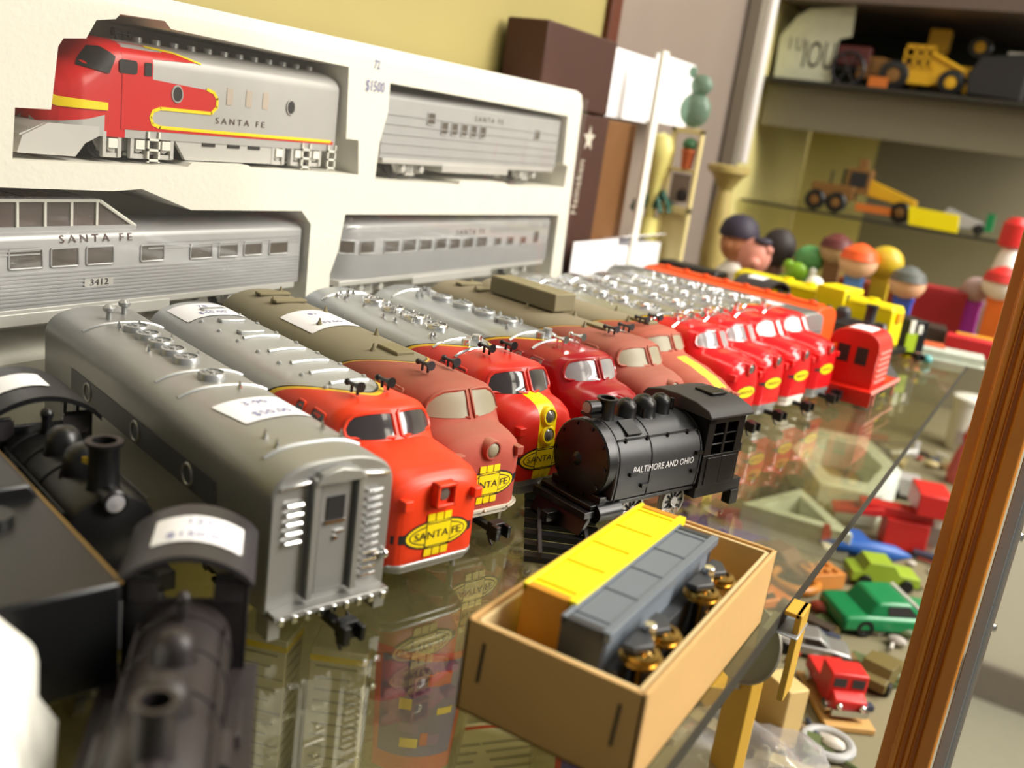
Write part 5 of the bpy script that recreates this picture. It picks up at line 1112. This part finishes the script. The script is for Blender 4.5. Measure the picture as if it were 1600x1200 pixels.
# frosted hexagonal and triangular trays
M_frost = pane_mat('frosted_tray', (236, 242, 232), 1.5, 0.8, (236, 244, 232), 0.25)
def ring_tray(name, label, x, y, rz, pts, h, inset):
    t = thing(name, label, 'tray', (x, y, ZD), rz); cx = sum(p[0] for p in pts)/len(pts); cy = sum(p[1] for p in pts)/len(pts); n = len(pts)
    inn = [(cx+(a-cx)*inset, cy+(b-cy)*inset) for a, b in pts]
    vs = [(a, b, z) for z in (0, h) for a, b in pts]+[(a, b, z) for z in (0, h) for a, b in inn]; fs = []
    for i in range(n):
        j = (i+1) % n; fs += [(i, j, n+j, n+i), (2*n+i, 2*n+j, 3*n+j, 3*n+i), (n+i, n+j, 3*n+j, 3*n+i), (i, j, 2*n+j, 2*n+i)]
    MB().add(vs, fs, M_frost).build('rim', t, 20, bevel=0.08); return t
ring_tray('frosted_tray', 'frosted six-sided plastic tray below the glass beside the shelf edge', -14.6, 98.5, 0.25, [(5.4*math.cos(PI*i/3), 11.5*math.sin(PI*i/3)) for i in range(6)], 3.2, 0.66)
ring_tray('frosted_tray', 'frosted triangular plastic tray nearer than the six-sided one', -14.6, 81.5, 0.0, [(-4.5, -3), (4.8, -2.2), (-1.5, 5.5)], 2.6, 0.6)
# red press / excavator arm
t = thing('toy_plough', 'red plastic toy plough below the glass beside the front post', 'toy vehicle', (-7.0, 87.5, ZD), A(18))
MB().box(-4.0, 2.6, -0.9, 0.9, 2.6, 3.6, M_rd).box(0.4, 3.2, -1.8, 2.6, 3.6, 5.6, M_rd).prism([(-6.2, 2.2), (-2.0, 2.6), (-2.0, 3.4), (-6.2, 2.5)], 'xz', -1.2, 1.2, M_rd).build('arm', t, bevel=0.1)
MB().box(-1.6, 2.0, -1.4, 1.4, 0.0, 2.7, M_rd).build('foot', t, bevel=0.1)
# blue aeroplane
t = thing('toy_aeroplane', 'blue and white toy aeroplane below the red plough', 'toy vehicle', (-8.6, 80.5, ZD), A(24))
MB().lathe([(0.1, -4), (0.6, -2.6), (0.8, 0), (0.7, 2.2), (0.2, 3.4), (0.02, 3.7)], M_bl, (0, 0, 1.3), (1, 0, 0), 20).build('fuselage', t)
MB().prism([(-0.6, -4.6), (0.5, -4.6), (1.3, 0), (0.5, 4.6), (-0.6, 4.6), (-0.9, 0)], 'xy', 1.0, 1.2, M_bl).build('wing', t, bevel=0.04)
MB().prism([(-3.8, 1.2), (-2.8, 1.2), (-3.4, 2.9), (-3.9, 2.9)], 'xz', -0.08, 0.08, M_rd).box(-3.8, -3.0, -1.6, 1.6, 1.3, 1.4, M_white).build('tail', t)
# purple blister card and its neighbours
t = thing('blister_card', 'purple and blue blister card below the glass behind the black tank engine', 'card', (-20.4, 79.0, ZD), A(12))
MB().box(-4.0, 4.0, -3.0, 3.0, 0, 0.2, mat('card_purple', (86, 66, 160), 0.4, vary=0.5, nscale=90)).build('card', t)
MB().sph((0.8, 0.2, 0.4), (1.8, 1.2, 1.2), mat('toy_pink', (206, 74, 110), 0.4), 16, 8).build('blister', t)
t = thing('toy_figure', 'red and white toy figure standing below the glass near the post', 'toy figure', (-4.6, 112.5, ZD))
MB().lathe([(1.4, 0), (1.5, 1.5), (1.1, 3.5), (0.7, 4.4), (0.01, 4.6)], mat('check_redwhite', (214, 96, 92), 0.5, vary=0.5, nscale=120), n=20).build('body', t)
MB().sph((0, 0, 5.2), (0.8, 0.8, 0.9), M_rd, 16, 10).lathe([(0.7, 0), (0.3, 1.2), (0.02, 1.8)], M_rd, (0, 0, 5.7), n=16).build('head', t)
t = thing('toy_helicopter', 'dark toy helicopter with pale tail below the glass', 'toy vehicle', (-13.3, 108.5, ZD), A(40))
MB().sph((0, 0, 1.6), (2.2, 1.2, 1.3), M_gun, 18, 10).build('body', t); MB().tube([(1.6, 0, 2.0), (5.0, 0, 2.4)], 0.35, M_ltgrey).box(4.6, 5.2, -0.1, 0.1, 1.8, 3.6, M_ltgrey).build('tail', t)
MB().box(-4, 4, -0.2, 0.2, 3.1, 3.2, M_gun).cyl((0, 0, 2.6), (0, 0, 3.2), 0.15, M_gun).build('rotor', t); MB().box(-1.6, 1.6, -0.9, -0.7, 0, 0.2, M_gun).box(-1.6, 1.6, 0.7, 0.9, 0, 0.2, M_gun).box(-0.1, 0.1, -0.9, 0.9, 0.0, 1.0, M_gun).build('skid', t)
# white dispensers near the post
for i, (x, y, z, lb) in enumerate(((-4.5, 89.5, ZD, 'white plastic tub near the front post, lower one'), (-6.0, 128.0, ZD, 'white plastic tub near the front post, farther one'))):
    t = thing('plastic_tub', lb, 'tub', (x, y, z), 0.2, 'white tubs by the post')
    MB().lathe([(2.0, 0), (2.2, 3.5 if i == 0 else 6), (2.4, 3.6 if i == 0 else 6.1), (2.4, 4.0 if i == 0 else 6.6), (2.2, 4.1 if i == 0 else 6.7), (0.01, 4.15 if i == 0 else 6.8)], M_white, n=24).build('tub', t)
    MB().box(-1.2, 1.2, -2.3, -2.15, 1.0, 2.6, M_greypan).build('sticker', t)
# scattered small toys: one of each kind and colour, individually placed
def bit(kind, x, y, rz, col, s):
    m = mat('bit_'+kind+str(col), col, 0.45, vary=0.15)
    if kind == 'toy_figure':
        o = MB().lathe([(0.7*s, 0), (0.6*s, 1.2*s), (0.35*s, 2.2*s), (0.3*s, 2.3*s)], m, n=14).sph((0, 0, 2.8*s), 0.6*s, m, 12, 8).tube([(0, -0.9*s, 1.1*s), (0, -0.4*s, 2.0*s), (0, 0.4*s, 2.0*s), (0, 0.9*s, 1.3*s)], 0.16*s, m)
    elif kind == 'toy_block':
        o = MB().box(-1.1*s, 1.1*s, -0.7*s, 0.7*s, 0, 0.9*s, m)
        for a in (-0.6, 0, 0.6):
            for b in (-0.35, 0.35): o.cyl((a*s, b*s, 0.9*s), (a*s, b*s, 1.1*s), 0.2*s, m, n=10)
    elif kind == 'toy_ring': o = MB().tube([(1.1*s*math.cos(2*PI*i/20), 1.1*s*math.sin(2*PI*i/20), 0.25*s) for i in range(20)], 0.24*s, m, 8, True)
    else:
        o = MB().prism([(-1.8*s, 0.3*s), (1.8*s, 0.3*s), (1.8*s, 0.8*s), (0.7*s, 0.9*s), (0.3*s, 1.4*s), (-1.0*s, 1.4*s), (-1.3*s, 0.9*s), (-1.8*s, 0.8*s)], 'xz', -0.8*s, 0.8*s, m)
        for a in (-1.1, 1.1):
            for q in (-1, 1): o.cyl((a*s, q*0.7*s, 0.36*s), (a*s, q*0.95*s, 0.36*s), 0.36*s, M_black, n=12)
    return o.build(kind, None, bevel=0.04, loc=(x, y, ZD), rz=rz)
B = [('toy_figure', -16.5, 114, 0, (92, 62, 66), 2.0, 'dark maroon toy figure below the glass beyond the six-sided tray', 'toy figure'),
 ('toy_block', -14.0, 89.0, 0.6, (120, 110, 50), 1.3, 'olive toy block inside the gap of the six-sided tray', 'toy block'),
 ('toy_ring', -12.2, 71.5, 0, (190, 120, 40), 1.6, 'amber ring below the glass beside the green car', 'toy ring'),
 ('toy_block', -10.6, 73.4, 0.9, (200, 130, 60), 1.4, 'tan toy block beside the amber ring', 'toy block'),
 ('toy_racer', -15.0, 60.0, 1.2, (96, 74, 60), 1.3, 'brown toy racer below the glass near the mirror disc', 'toy vehicle'),
 ('toy_racer', -11.6, 61.0, 0.3, (150, 144, 140), 1.2, 'pale grey toy racer below the glass near the mirror disc', 'toy vehicle'),
 ('toy_figure', -18.5, 66.0, 0, (184, 70, 60), 1.3, 'small red toy figure below the glass behind the box', 'toy figure'),
 ('toy_racer', -6.8, 77.5, 0.5, (150, 176, 50), 1.5, 'lime toy racer touching the green car', 'toy vehicle'),
 ('toy_block', -18.0, 88.0, 0.2, (74, 66, 56), 1.8, 'dark brown toy block left of the triangular tray', 'toy block'),
 ('toy_racer', -3.9, 61.6, 1.4, (110, 96, 50), 1.2, 'olive toy racer behind the red truck', 'toy vehicle'),
 ('toy_ring', -5.0, 51.6, 0, (170, 170, 170), 1.2, 'grey ring below the glass in front of the red truck', 'toy ring'),
 ('toy_racer', -4.0, 96.0, 0.9, (70, 60, 76), 1.8, 'dark violet toy racer near the post', 'toy vehicle'),
 ('toy_figure', -23.5, 60.0, 0, (88, 96, 70), 1.5, 'olive toy figure deep below the row', 'toy figure'),
 ('toy_racer', -8.2, 102.0, 0.2, (176, 172, 168), 1.6, 'light grey toy racer below the shelf edge', 'toy vehicle'),
 ('toy_block', -12.0, 56.5, 0.4, (216, 208, 120), 1.0, 'pale yellow toy block below the shelf clip', 'toy block')]
for k, x, y, r_, c, s_, lb, cat in B: tag(bit(k, x, y, r_, c, s_), lb, cat)

# loose trinkets covering the lower deck
r = random.Random(21); q = MB()
pal = [mat('trinket_'+str(i), c, 0.45, vary=0.2) for i, c in enumerate(((70, 58, 48), (120, 96, 60), (168, 160, 150), (96, 92, 84), (150, 60, 40), (60, 66, 84), (186, 170, 120), (88, 100, 60), (206, 200, 190), (48, 40, 44)))]
for k in range(330):
    x = r.uniform(-36, -3); y = r.uniform(44, 122)
    while (abs(x+14) < 8.5 and abs(y-95) < 17.5) or (abs(x+29) < 8 and abs(y-109) < 8): x = r.uniform(-36, -3); y = r.uniform(44, 122)
    s_ = r.uniform(0.4, 1.1); m = pal[r.randrange(10)]; a = r.random()*6.28
    kind = r.randrange(4)
    if kind == 0: q.cb((x, y, 0.3*s_), (2.4*s_, 1.0*s_, 0.6*s_), m, rz=a)
    elif kind == 1: q.tube([(x, y, 0.15), (x+2.4*s_*math.cos(a), y+2.4*s_*math.sin(a), 0.3)], 0.15, m, 6)
    elif kind == 2: q.sph((x, y, 0.45*s_), (0.9*s_, 0.6*s_, 0.45*s_), m, 10, 6)
    else: q.prism([(x+1.5*s_*math.cos(a+i*1.26)*(1 if i % 2 else 0.6), y+1.5*s_*math.sin(a+i*1.26)*(1 if i % 2 else 0.6)) for i in range(5)], 'xy', 0, 0.3, m)
o = q.build('trinkets', None, loc=(0, 0, ZD)); tag(o, 'loose small trinkets strewn over the lower deck', 'trinkets', None, 'stuff')

# ------------------------------------------------------------------ far end of the main shelf: figures
M_skin = mat('figure_skin', (206, 142, 104), 0.5); M_navy = mat('navy_cap', (44, 38, 56), 0.6)
t = thing('figurine', 'bobble-head figurine in a navy cap facing right', 'figurine', (-27.6, 90, 0))
MB().lathe([(1.5, 0), (1.7, 1.2), (1.5, 2.6), (0.8, 3.3), (0.6, 3.8)], M_white, n=20).build('bust', t)
hd_ = MB().sph((0.2, 0, 5.3), (1.75, 1.5, 1.9), M_skin, 22, 14).sph((1.9, 0, 5.0), (0.35, 0.3, 0.35), M_skin, 12, 8).sph((-0.3, -1.45, 5.2), (0.4, 0.2, 0.5), M_skin, 12, 8).build('head', t)
for s in (-1, 1): MB().sph((1.62, s*0.6, 5.5), (0.18, 0.22, 0.16), M_ink, 8, 6).build('eye', hd_)
MB().box(1.5, 1.82, -0.5, 0.5, 4.3, 4.42, mat('lip', (170, 80, 70), 0.5)).build('mouth', hd_)
c = MB().lathe([(1.85, 0), (1.9, 0.5), (1.6, 1.4), (0.9, 1.95), (0.2, 2.1), (0.01, 2.15)], M_navy, (0.1, 0, 5.9), n=24)
c.prism([(1.2, -1.4), (2.6, -1.2), (3.2, 0), (2.6, 1.2), (1.2, 1.4)], 'xy', 5.9, 6.08, M_navy); c.build('cap', t)
M_pink = mat('figure_pink', (222, 148, 132), 0.5)
t = thing('figurine', 'pink toy animal bust beside the navy-capped figurine', 'figurine', (-24.9, 87.5, 0))
MB().lathe([(1.2, 0), (1.5, 1.4), (1.2, 2.8), (0.8, 3.4)], M_pink, n=18).sph((0, 0, 4.6), (1.5, 1.3, 1.7), M_pink, 20, 12).sph((1.2, -0.4, 5.4), (0.5, 0.3, 0.45), M_pink, 10, 8).sph((0.4, -1.3, 4.2), (0.6, 0.5, 0.5), M_pink, 12, 8).build('bust', t)
MB().sph((0.7, -1.25, 3.0), (0.4, 0.2, 0.4), M_bl, 10, 6).sph((0.9, -1.2, 2.4), (0.3, 0.2, 0.3), M_rd, 10, 6).build('badge', t)
MB().sph((0.6, -0.3, 6.1), (0.9, 0.8, 0.35), M_navy, 12, 8).build('cap', t)
M_dkh = mat('dark_hair', (46, 36, 36), 0.6)
t = thing('figurine', 'round dark-headed toy figure behind the green leaf toy', 'figurine', (-24.6, 94, 0))
MB().lathe([(1.0, 0), (1.2, 2.0), (0.7, 3.4)], mat('toy_brown', (104, 70, 48), 0.5), n=16).build('body', t); MB().sph((0, 0, 5.2), (1.7, 1.5, 1.9), M_dkh, 18, 12).build('head', t)
M_lf = mat('leaf_green', (126, 176, 30), 0.4); M_lf2 = mat('leaf_green_pale', (96, 168, 100), 0.4)
t = thing('leaf_toy', 'bright green plastic leaf toy beside the pink bust', 'toy', (-21.8, 88, 0))
MB().sph((0, 0, 1.8), (1.3, 1.0, 1.8), M_lf, 16, 10).build('base', t); MB().sph((0.8, 0, 3.9), (1.0, 0.6, 0.9), M_lf, 14, 8).tube([(0, 0, 3), (0.8, 0, 3.9)], 0.4, M_lf).sph((0, 0, 4.4), (0.5, 0.4, 0.5), M_lf, 10, 6).build('leaf', t)
tag(MB().cyl((0, 0, 0), (0, 0, 3.8), 0.3, M_lf2).sph((0, 0, 4.8), (1.5, 1.2, 1.3), M_lf2, 16, 10).build('tree_toy', None, loc=(-21.2, 93, 0)), 'pale green round toy tree behind the leaf toy', 'toy')
tag(MB().lathe([(0.5, 0), (0.55, 2.6), (0.3, 3.4), (0.3, 4.2), (0.01, 4.3)], M_white, n=16).build('small_bottle', None, loc=(-20.0, 90, 0)), 'small white bottle between the green toys and the dispensers', 'bottle')
t = thing('snowman_toy', 'small white round-headed toy at the end of the yellow engine', 'toy', (-18.0, 82.5, 0))
MB().sph((0, 0, 1.6), (1.0, 1.0, 1.6), M_white, 16, 10).sph((0, 0, 3.7), 0.8, M_white, 14, 10).build('body', t); MB().sph((-1.5, 0, 3.0), 0.75, mat('dark_green', (14, 84, 60), 0.4), 12, 8).cyl((-1.5, 0, 0), (-1.5, 0, 2.6), 0.4, MATS['dark_green']).build('green_ball', t)
def dispenser(label, x, y, stick, head, h=4.6, hr=1.15, trim=None):
    t = thing('candy_dispenser', label, 'toy', (x, y, 0), 0, 'toy dispensers at the far end')
    MB().box(-0.75, 0.75, -0.5, 0.5, 0.3, h, stick).box(-1.0, 1.0, -0.7, 0.7, 0, 0.3, stick).box(-0.85, 0.85, -0.4, 0.4, h-0.5, h, stick).build('stem', t, bevel=0.06)
    MB().sph((0, 0, h+hr*0.8), (hr*1.1, hr*0.95, hr), head, 20, 12).build('head', t)
    if trim: MB().lathe([(hr*1.12, 0), (hr*0.95, hr*0.5), (hr*0.4, hr*0.85), (0.01, hr*0.95)], trim, (0, 0, h+hr*0.95), n=20).build('crown', t)
M_lbl = mat('stem_blue', (86, 132, 206), 0.45); M_peach = mat('peach', (232, 184, 146), 0.5); M_ylw = mat('ochre_clear', (206, 176, 40), 0.4)
dispenser('dispenser with pale blue stem and orange top', -15.9, 88.0, M_lbl, M_peach, 4.6, 1.5, mat('toy_orange2', (240, 92, 30), 0.45))
dispenser('dispenser with all yellow stem and golden head', -14.1, 90.5, M_ylw, M_ylw, 4.8, 1.45)
dispenser('dispenser with tan head and dark cap, left of the orange-topped one', -18.9, 92.5, mat('stem_brown', (120, 84, 50), 0.5), mat('tan_head', (190, 160, 120), 0.5), 5.0, 1.4, mat('maroon_cap', (96, 36, 34), 0.5))
dispenser('dispenser with deep blue stem and pale brim below a grey cap', -11.6, 88.5, mat('stem_deep_blue', (56, 84, 190), 0.45), M_peach, 3.6, 1.4, mat('grey_cap', (92, 96, 92), 0.5))
dispenser('dispenser with orange stem and white head nearest the wooden post', -4.9, 96.5, mat('stem_orange', (226, 110, 36), 0.45), M_white, 4.2, 1.5, M_rd)
dispenser('dispenser with violet stem left of the orange-stemmed one', -6.9, 98.0, mat('stem_violet', (160, 44, 160), 0.45), mat('pink_grey', (176, 150, 146), 0.5), 3.4, 1.2)
# boxes and clutter at the far end
for nm, lb, cat, x, y, dx, dy, dz, rz, col in (
 ('toy_box', 'crimson toy box behind the blue-stemmed dispenser', 'box', -10.2, 98, 5.4, 3, 4.0, 0.1, (160, 28, 36)),
 ('toy_box', 'maroon and amber toy box under the dispensers', 'box', -15.5, 97, 6.5, 3, 3.4, 0.0, (140, 60, 34)),
 ('toy_box', 'low dark brown box right of the yellow engine', 'box', -10.0, 89.6, 4.4, 3, 1.5, 0.15, (58, 44, 34)),
 ('toy_box', 'flat orange box right of the small lime engine', 'box', -8.9, 83.8, 3.6, 2.0, 0.8, 0.2, (206, 96, 52)),
 ('toy_box', 'yellow base box stacked near the wooden post', 'box', -5.2, 90.9, 3.6, 2.4, 1.1, 0.1, (226, 160, 36)),
 ('toy_box', 'bright red box in front of the yellow base box', 'box', -5.6, 87.4, 3.6, 2.2, 1.4, 0.05, (206, 34, 42)),
 ('toy_box', 'brown speckled box under the bobble-head figurine', 'box', -29.8, 84.5, 4.0, 3.0, 2.2, 0.0, (120, 96, 84))):
    tag(MB().box(-dx/2, dx/2, -dy/2, dy/2, 0, dz, mat('carton_'+str(col), col, 0.5, vary=0.25, nscale=50)).box(-dx/2-0.03, dx/2+0.03, -dy/2-0.03, dy/2+0.03, dz*0.86, dz*0.9, MATS['carton_'+str(col)]).build(nm, None, bevel=0.06, loc=(x, y, 0), rz=rz), lb, cat)
t = thing('clear_tray', 'low grey clear tray with ridges at the far end of the glass', 'tray', (-7.0, 82.8, 0), 0.12)
q = MB()
for k in range(5): q.box(-1.9, 3.0, -0.2+k*0.6-1.2, 0.1+k*0.6-1.2, 0.05, 0.7, M_frost)
q.build('ridge', t); MB().box(-2.0, 3.1, -1.6, 1.7, 0, 0.06, M_frost).build('base', t)
t = thing('candy_pile', 'tiny yellow and orange beads on the glass right of the red switcher', 'beads', (-8.6, 78.5, 0))
for dx, c in ((-0.5, M_yel), (0.3, M_orange), (1.0, mat('bead_teal', (90, 170, 170), 0.4))): MB().sph((dx, 0, 0.35), (0.42, 0.4, 0.35), c, 12, 8).build('bead', t)
t = thing('toy_bird', 'white toy with orange wing beside the crimson box', 'toy', (-8.0, 104, 0))
MB().sph((-1.5, 0, 1.8), (2.0, 1.3, 1.7), mat('off_white', (206, 198, 180), 0.5), 18, 10).build('body', t); MB().sph((1.2, 0, 3.6), (1.0, 0.5, 1.3), mat('toy_orange2', (240, 92, 30), 0.45), 14, 8).build('wing', t)
t = thing('ketchup_bottle', 'red and white bottle with red cap at the wooden post', 'bottle', (-5.2, 102, 0))
MB().lathe([(1.3, 0), (1.35, 5.5), (1.0, 7.5), (0.6, 8.6)], M_white, n=20).build('body', t); MB().lathe([(1.0, 0), (1.3, 0.2), (1.2, 2.2), (0.7, 2.8), (0.01, 2.9)], M_rd, (0, 0, 8.4), n=20).build('cap', t)

# left of the far bay: cream wall piece with little pots
M_crm = mat('cream_ceramic', (214, 198, 140), 0.4)
t = thing('cream_plaque', 'cream plastic shelf piece with small terracotta pot', 'ornament', (-31.2, 82.5, 0))
q = MB().box(-1.7, 1.2, -0.3, 0.3, 7.6, 8.2, M_crm).box(-1.7, 1.2, -0.3, 0.3, 14.5, 15.0, M_crm).box(-1.7, -1.3, -0.3, 0.3, 0, 15, M_crm).box(0.9, 1.2, -0.3, 0.3, 0, 15, M_crm).box(-1.4, 1.0, -0.3, 0.3, 11.2, 11.5, M_crm).box(-1.7, 1.2, 0.25, 0.35, 0, 8, M_crm)
q.build('frame', t, bevel=0.05)
MB().lathe([(0.45, 0), (0.6, 1.4), (0.68, 1.5), (0.68, 1.7)], mat('terracotta', (190, 96, 52), 0.6), (0.1, 0, 11.5), n=16).build('pot', t); MB().sph((0.1, 0, 13.6), (0.7, 0.6, 0.6), mat('plant_green', (60, 104, 66), 0.6), 10, 7).build('plant', t)
MB().box(-1.0, 0.7, 0.0, 0.1, 8.6, 11.0, M_greypan).sph((0.2, -0.1, 9.2), (0.5, 0.2, 0.6), M_dkh, 10, 6).build('photo_panel', t)
t = thing('balloon_lamp', 'pale yellow bulb-shaped ornament left of the cream plaque', 'ornament', (-33.6, 82.2, 0))
MB().lathe([(0.5, 6.5), (0.5, 9), (0.7, 10.4), (1.2, 12), (1.3, 13), (0.9, 14), (0.01, 14.4)], mat('pale_yellow', (226, 216, 130), 0.4), n=20).cyl((0, 0, 0), (0, 0, 6.8), 0.9, MATS['pale_yellow']).build('bulb', t)
q = MB(); r = random.Random(5)
for i in range(14):
    a = r.random()*6.28; q.tube([(0, 0, 7.2), (1.1*math.cos(a), 0.8*math.sin(a), 8.4+r.random()), (1.9*math.cos(a), 1.2*math.sin(a), 7.2+r.random())], 0.2, mat('plant_dark', (30, 86, 66), 0.5))
q.build('leaves', t)
M_jade = pane_mat('jade_glass', (190, 214, 198), 1.5, 0.5, (132, 158, 140), 0.1)
tag(MB().sph((0, 0, 1.5), (1.4, 1.0, 1.5), M_jade, 14, 9).sph((0.2, 0, 3.6), (1.0, 0.8, 0.9), M_jade, 12, 8).sph((-0.8, 0, 4.6), (0.4, 0.3, 0.5), M_jade, 8, 6).build('glass_animal', None, loc=(-31.2, 82.5, 15.05)), 'pale green glass animal standing on the cream plaque', 'ornament')
t = thing('yellow_vase', 'ochre-topped vase below the white strip in the far corner', 'vase', (-33.0, 100, 0))
MB().lathe([(1.0, 0), (1.4, 3), (1.0, 7), (0.7, 9.5), (1.6, 11), (2.2, 11.4), (2.2, 12.0), (1.8, 12.1)], mat('vase_ochre', (176, 156, 92), 0.5, vary=0.25, nscale=60), n=24).build('vase', t)

# ------------------------------------------------------------------ far bay, upper shelf (z=23) and middle shelf (z=8)
M_cat = mat('machine_yellow', (214, 164, 24), 0.45); M_catd = mat('machine_worn', (124, 86, 36), 0.55, vary=0.3)
t = thing('sign_plaque', 'worn white plaque with tall dark letters in the upper far bay', 'sign', (-33.6, 124.5, 23))
MB().prism([(-4.0, 0), (3.0, 0), (3.0, 5.2), (4.4, 5.6), (4.2, 9.0), (-1.2, 8.4), (-2.6, 7.4), (-4.2, 5.0)], 'xz', 0, 0.3, mat('worn_white', (196, 198, 176), 0.6, vary=0.15, nscale=70)).build('board', t)
L = MB(); plane_text(L, ([(a*0.8, b) for a, b in text2d('IOU', 4.6, 0.62)[0]], text2d('IOU', 4.6, 0.62)[1]), (1.0, -0.03, 3.0), (1, 0, 0), (0, 0, 1), M_ink); plane_text(L, text2d('I U', 2.2, 0.7), (-2.0, -0.03, 4.2), (1, 0, 0), (0, 0, 1), M_ink); L.build('lettering', t)
def wheel(t, x, y, z, r, hub, name='wheel'):
    w = MB().lathe([(r*0.85, -0.5), (r, -0.35), (r, 0.35), (r*0.85, 0.5), (r*0.5, 0.5), (r*0.5, 0.35)], M_black, (x, y, z), (0, -1, 0), 24)
    o = w.build(name, t); MB().lathe([(r*0.5, 0.3), (r*0.45, 0.45), (r*0.15, 0.5), (0.01, 0.5)], hub, (x, y, z), (0, -1, 0), 20).build('hub', o)
t = thing('toy_loader', 'yellow toy wheel loader with big black bucket in the upper far bay', 'toy vehicle', (-20, 124.5, 23))
q = MB().box(-1.9, 0.8, -0.2, 2.2, 0.9, 2.8, M_cat).prism([(0.6, 1.0), (4.0, 1.4), (4.2, 2.4), (0.6, 4.4)], 'xz', -0.2, 2.2, M_cat).box(-6.0, -1.6, 0, 2.0, 1.6, 3.4, M_catd); q.build('body', t, bevel=0.08)
q = MB()
for x in (-2.6, -1.5, -0.4, 0.5): q.box(x-0.12, x+0.12, -0.3, 0.0, 2.6, 5.0, M_cat)
for z in (2.8, 3.9, 4.9): q.box(-2.7, 0.6, -0.3, 0.0, z-0.12, z+0.12, M_cat)
q.box(-2.6, 0.5, -0.1, 2.1, 4.9, 5.3, M_cat); q.build('cab', t)
MB().tube([(0.4, -0.2, 4.4), (4.6, -0.2, 2.6), (5.4, -0.2, 0.8)], 0.28, M_cat).build('lift_arm', t)
MB().prism([(5.0, 0.3), (10.6, 0.1), (10.8, 5.2), (5.6, 4.6), (4.6, 2.5)], 'xz', -0.8, 3.0, M_ink).build('bucket', t, bevel=0.2)
wheel(t, -3.4, 0, 1.7, 1.7, M_catd); wheel(t, 3.0, 0, 1.45, 1.45, M_cat)
t = thing('toy_tractor', 'dark red toy tractor with spoked wheel beside the loader', 'toy vehicle', (-28.4, 124.5, 23))
MB().box(-2.0, 1.8, 0, 2, 2.4, 4.6, mat('dark_red_toy', (84, 30, 28), 0.5)).box(0.5, 3.6, 0.2, 1.8, 1.0, 3.6, M_catd).build('body', t, bevel=0.1)
sw = MB().tube([(-0.4+1.9*math.cos(2*PI*i/24), -0.2, 1.95+1.9*math.sin(2*PI*i/24)) for i in range(24)], 0.18, M_gun, 6, True)
for i in range(6): sw.tube([(-0.4, -0.2, 1.95), (-0.4+1.8*math.cos(PI*i/3), -0.2, 1.95+1.8*math.sin(PI*i/3))], 0.08, M_gun, 5)
sw.build('spoked_wheel', t); MB().box(2.4, 4.6, -0.6, -0.1, 0.0, 1.3, mat('toy_orange', (206, 112, 40), 0.45)).build('label_block', t)
t = thing('toy_digger', 'second yellow digger standing behind the loader', 'toy vehicle', (-19.5, 130.5, 23))
MB().box(-3.4, 0.2, 0, 2, 1.2, 5.6, M_cat).box(0.0, 5.8, 0, 2, 1.2, 4.0, M_cat).box(-2.0, 0.4, -0.1, 2, 5.4, 8.0, M_cat).build('body', t, bevel=0.15)
wheel(t, 4.0, -0.2, 6.2, 1.4, M_cat); wheel(t, -2.4, -0.2, 1.4, 1.3, M_cat); wheel(t, 3.6, -0.2, 1.4, 1.3, M_cat)
MB().cb((8.4, 0, 5.4), (2.6, 0.5, 1.2), M_white).cyl((8.4, 0, 0), (8.4, 0, 5.0), 0.3, M_gun).build('lamp', t)
t = thing('toy_grader', 'worn yellow toy road grader with bright yellow blade on the thin far shelf', 'toy vehicle', (-22.5, 123.5, 8))
MB().box(-7.4, -2.2, 0, 2.2, 1.6, 3.4, M_catd).box(-3.4, -0.6, 0.1, 2.1, 2.6, 5.6, M_catd).prism([(-1.0, 2.6), (5.0, 1.8), (5.0, 2.8), (-1.0, 4.6)], 'xz', 0.6, 1.6, M_cat).build('body', t, bevel=0.1)
MB().box(-3.0, -1.0, 0.05, 0.15, 3.4, 5.2, M_ink).build('cab_window', t); MB().box(-2.4, -1.4, 0.5, 1.5, 5.6, 6.8, M_catd).build('cab_roof', t, bevel=0.05)
MB().box(-1.6, 3.0, -0.5, 0.0, 0.7, 1.6, mat('toy_orange', (206, 112, 40), 0.45)).build('side_blade', t); MB().prism([(5.0, 0.1), (10.4, 0.0), (10.2, 2.0), (4.6, 2.2)], 'xz', -1.6, -1.0, M_yel).build('front_blade', t, bevel=0.05)
MB().cyl((-5.4, 1, 3.3), (-5.4, 1, 5.0), 0.14, M_gun).cyl((-3.9, 1, 3.3), (-3.9, 1, 5.4), 0.2, M_gun).build('exhaust', t)
for x in (-6.6, -4.0): wheel(t, x, 0, 1.25, 1.25, M_catd)
wheel(t, 3.6, 0, 1.25, 1.25, M_catd)
t = thing('toy_racer', 'white and green toy racing car at the right of the grader', 'toy vehicle', (-12.6, 127.0, 8))
MB().prism([(-2.4, 0.4), (3.2, 0.4), (3.2, 1.4), (1.0, 1.8), (-1.6, 2.6), (-2.4, 1.6)], 'xz', 0, 2, M_ltgrey).build('body', t, bevel=0.1); MB().box(2.8, 3.6, -0.1, 2.1, 0.5, 2.6, M_gr).build('wing', t)
for x in (-1.4, 2.2): wheel(t, x, 0, 0.6, 0.6, M_gun)
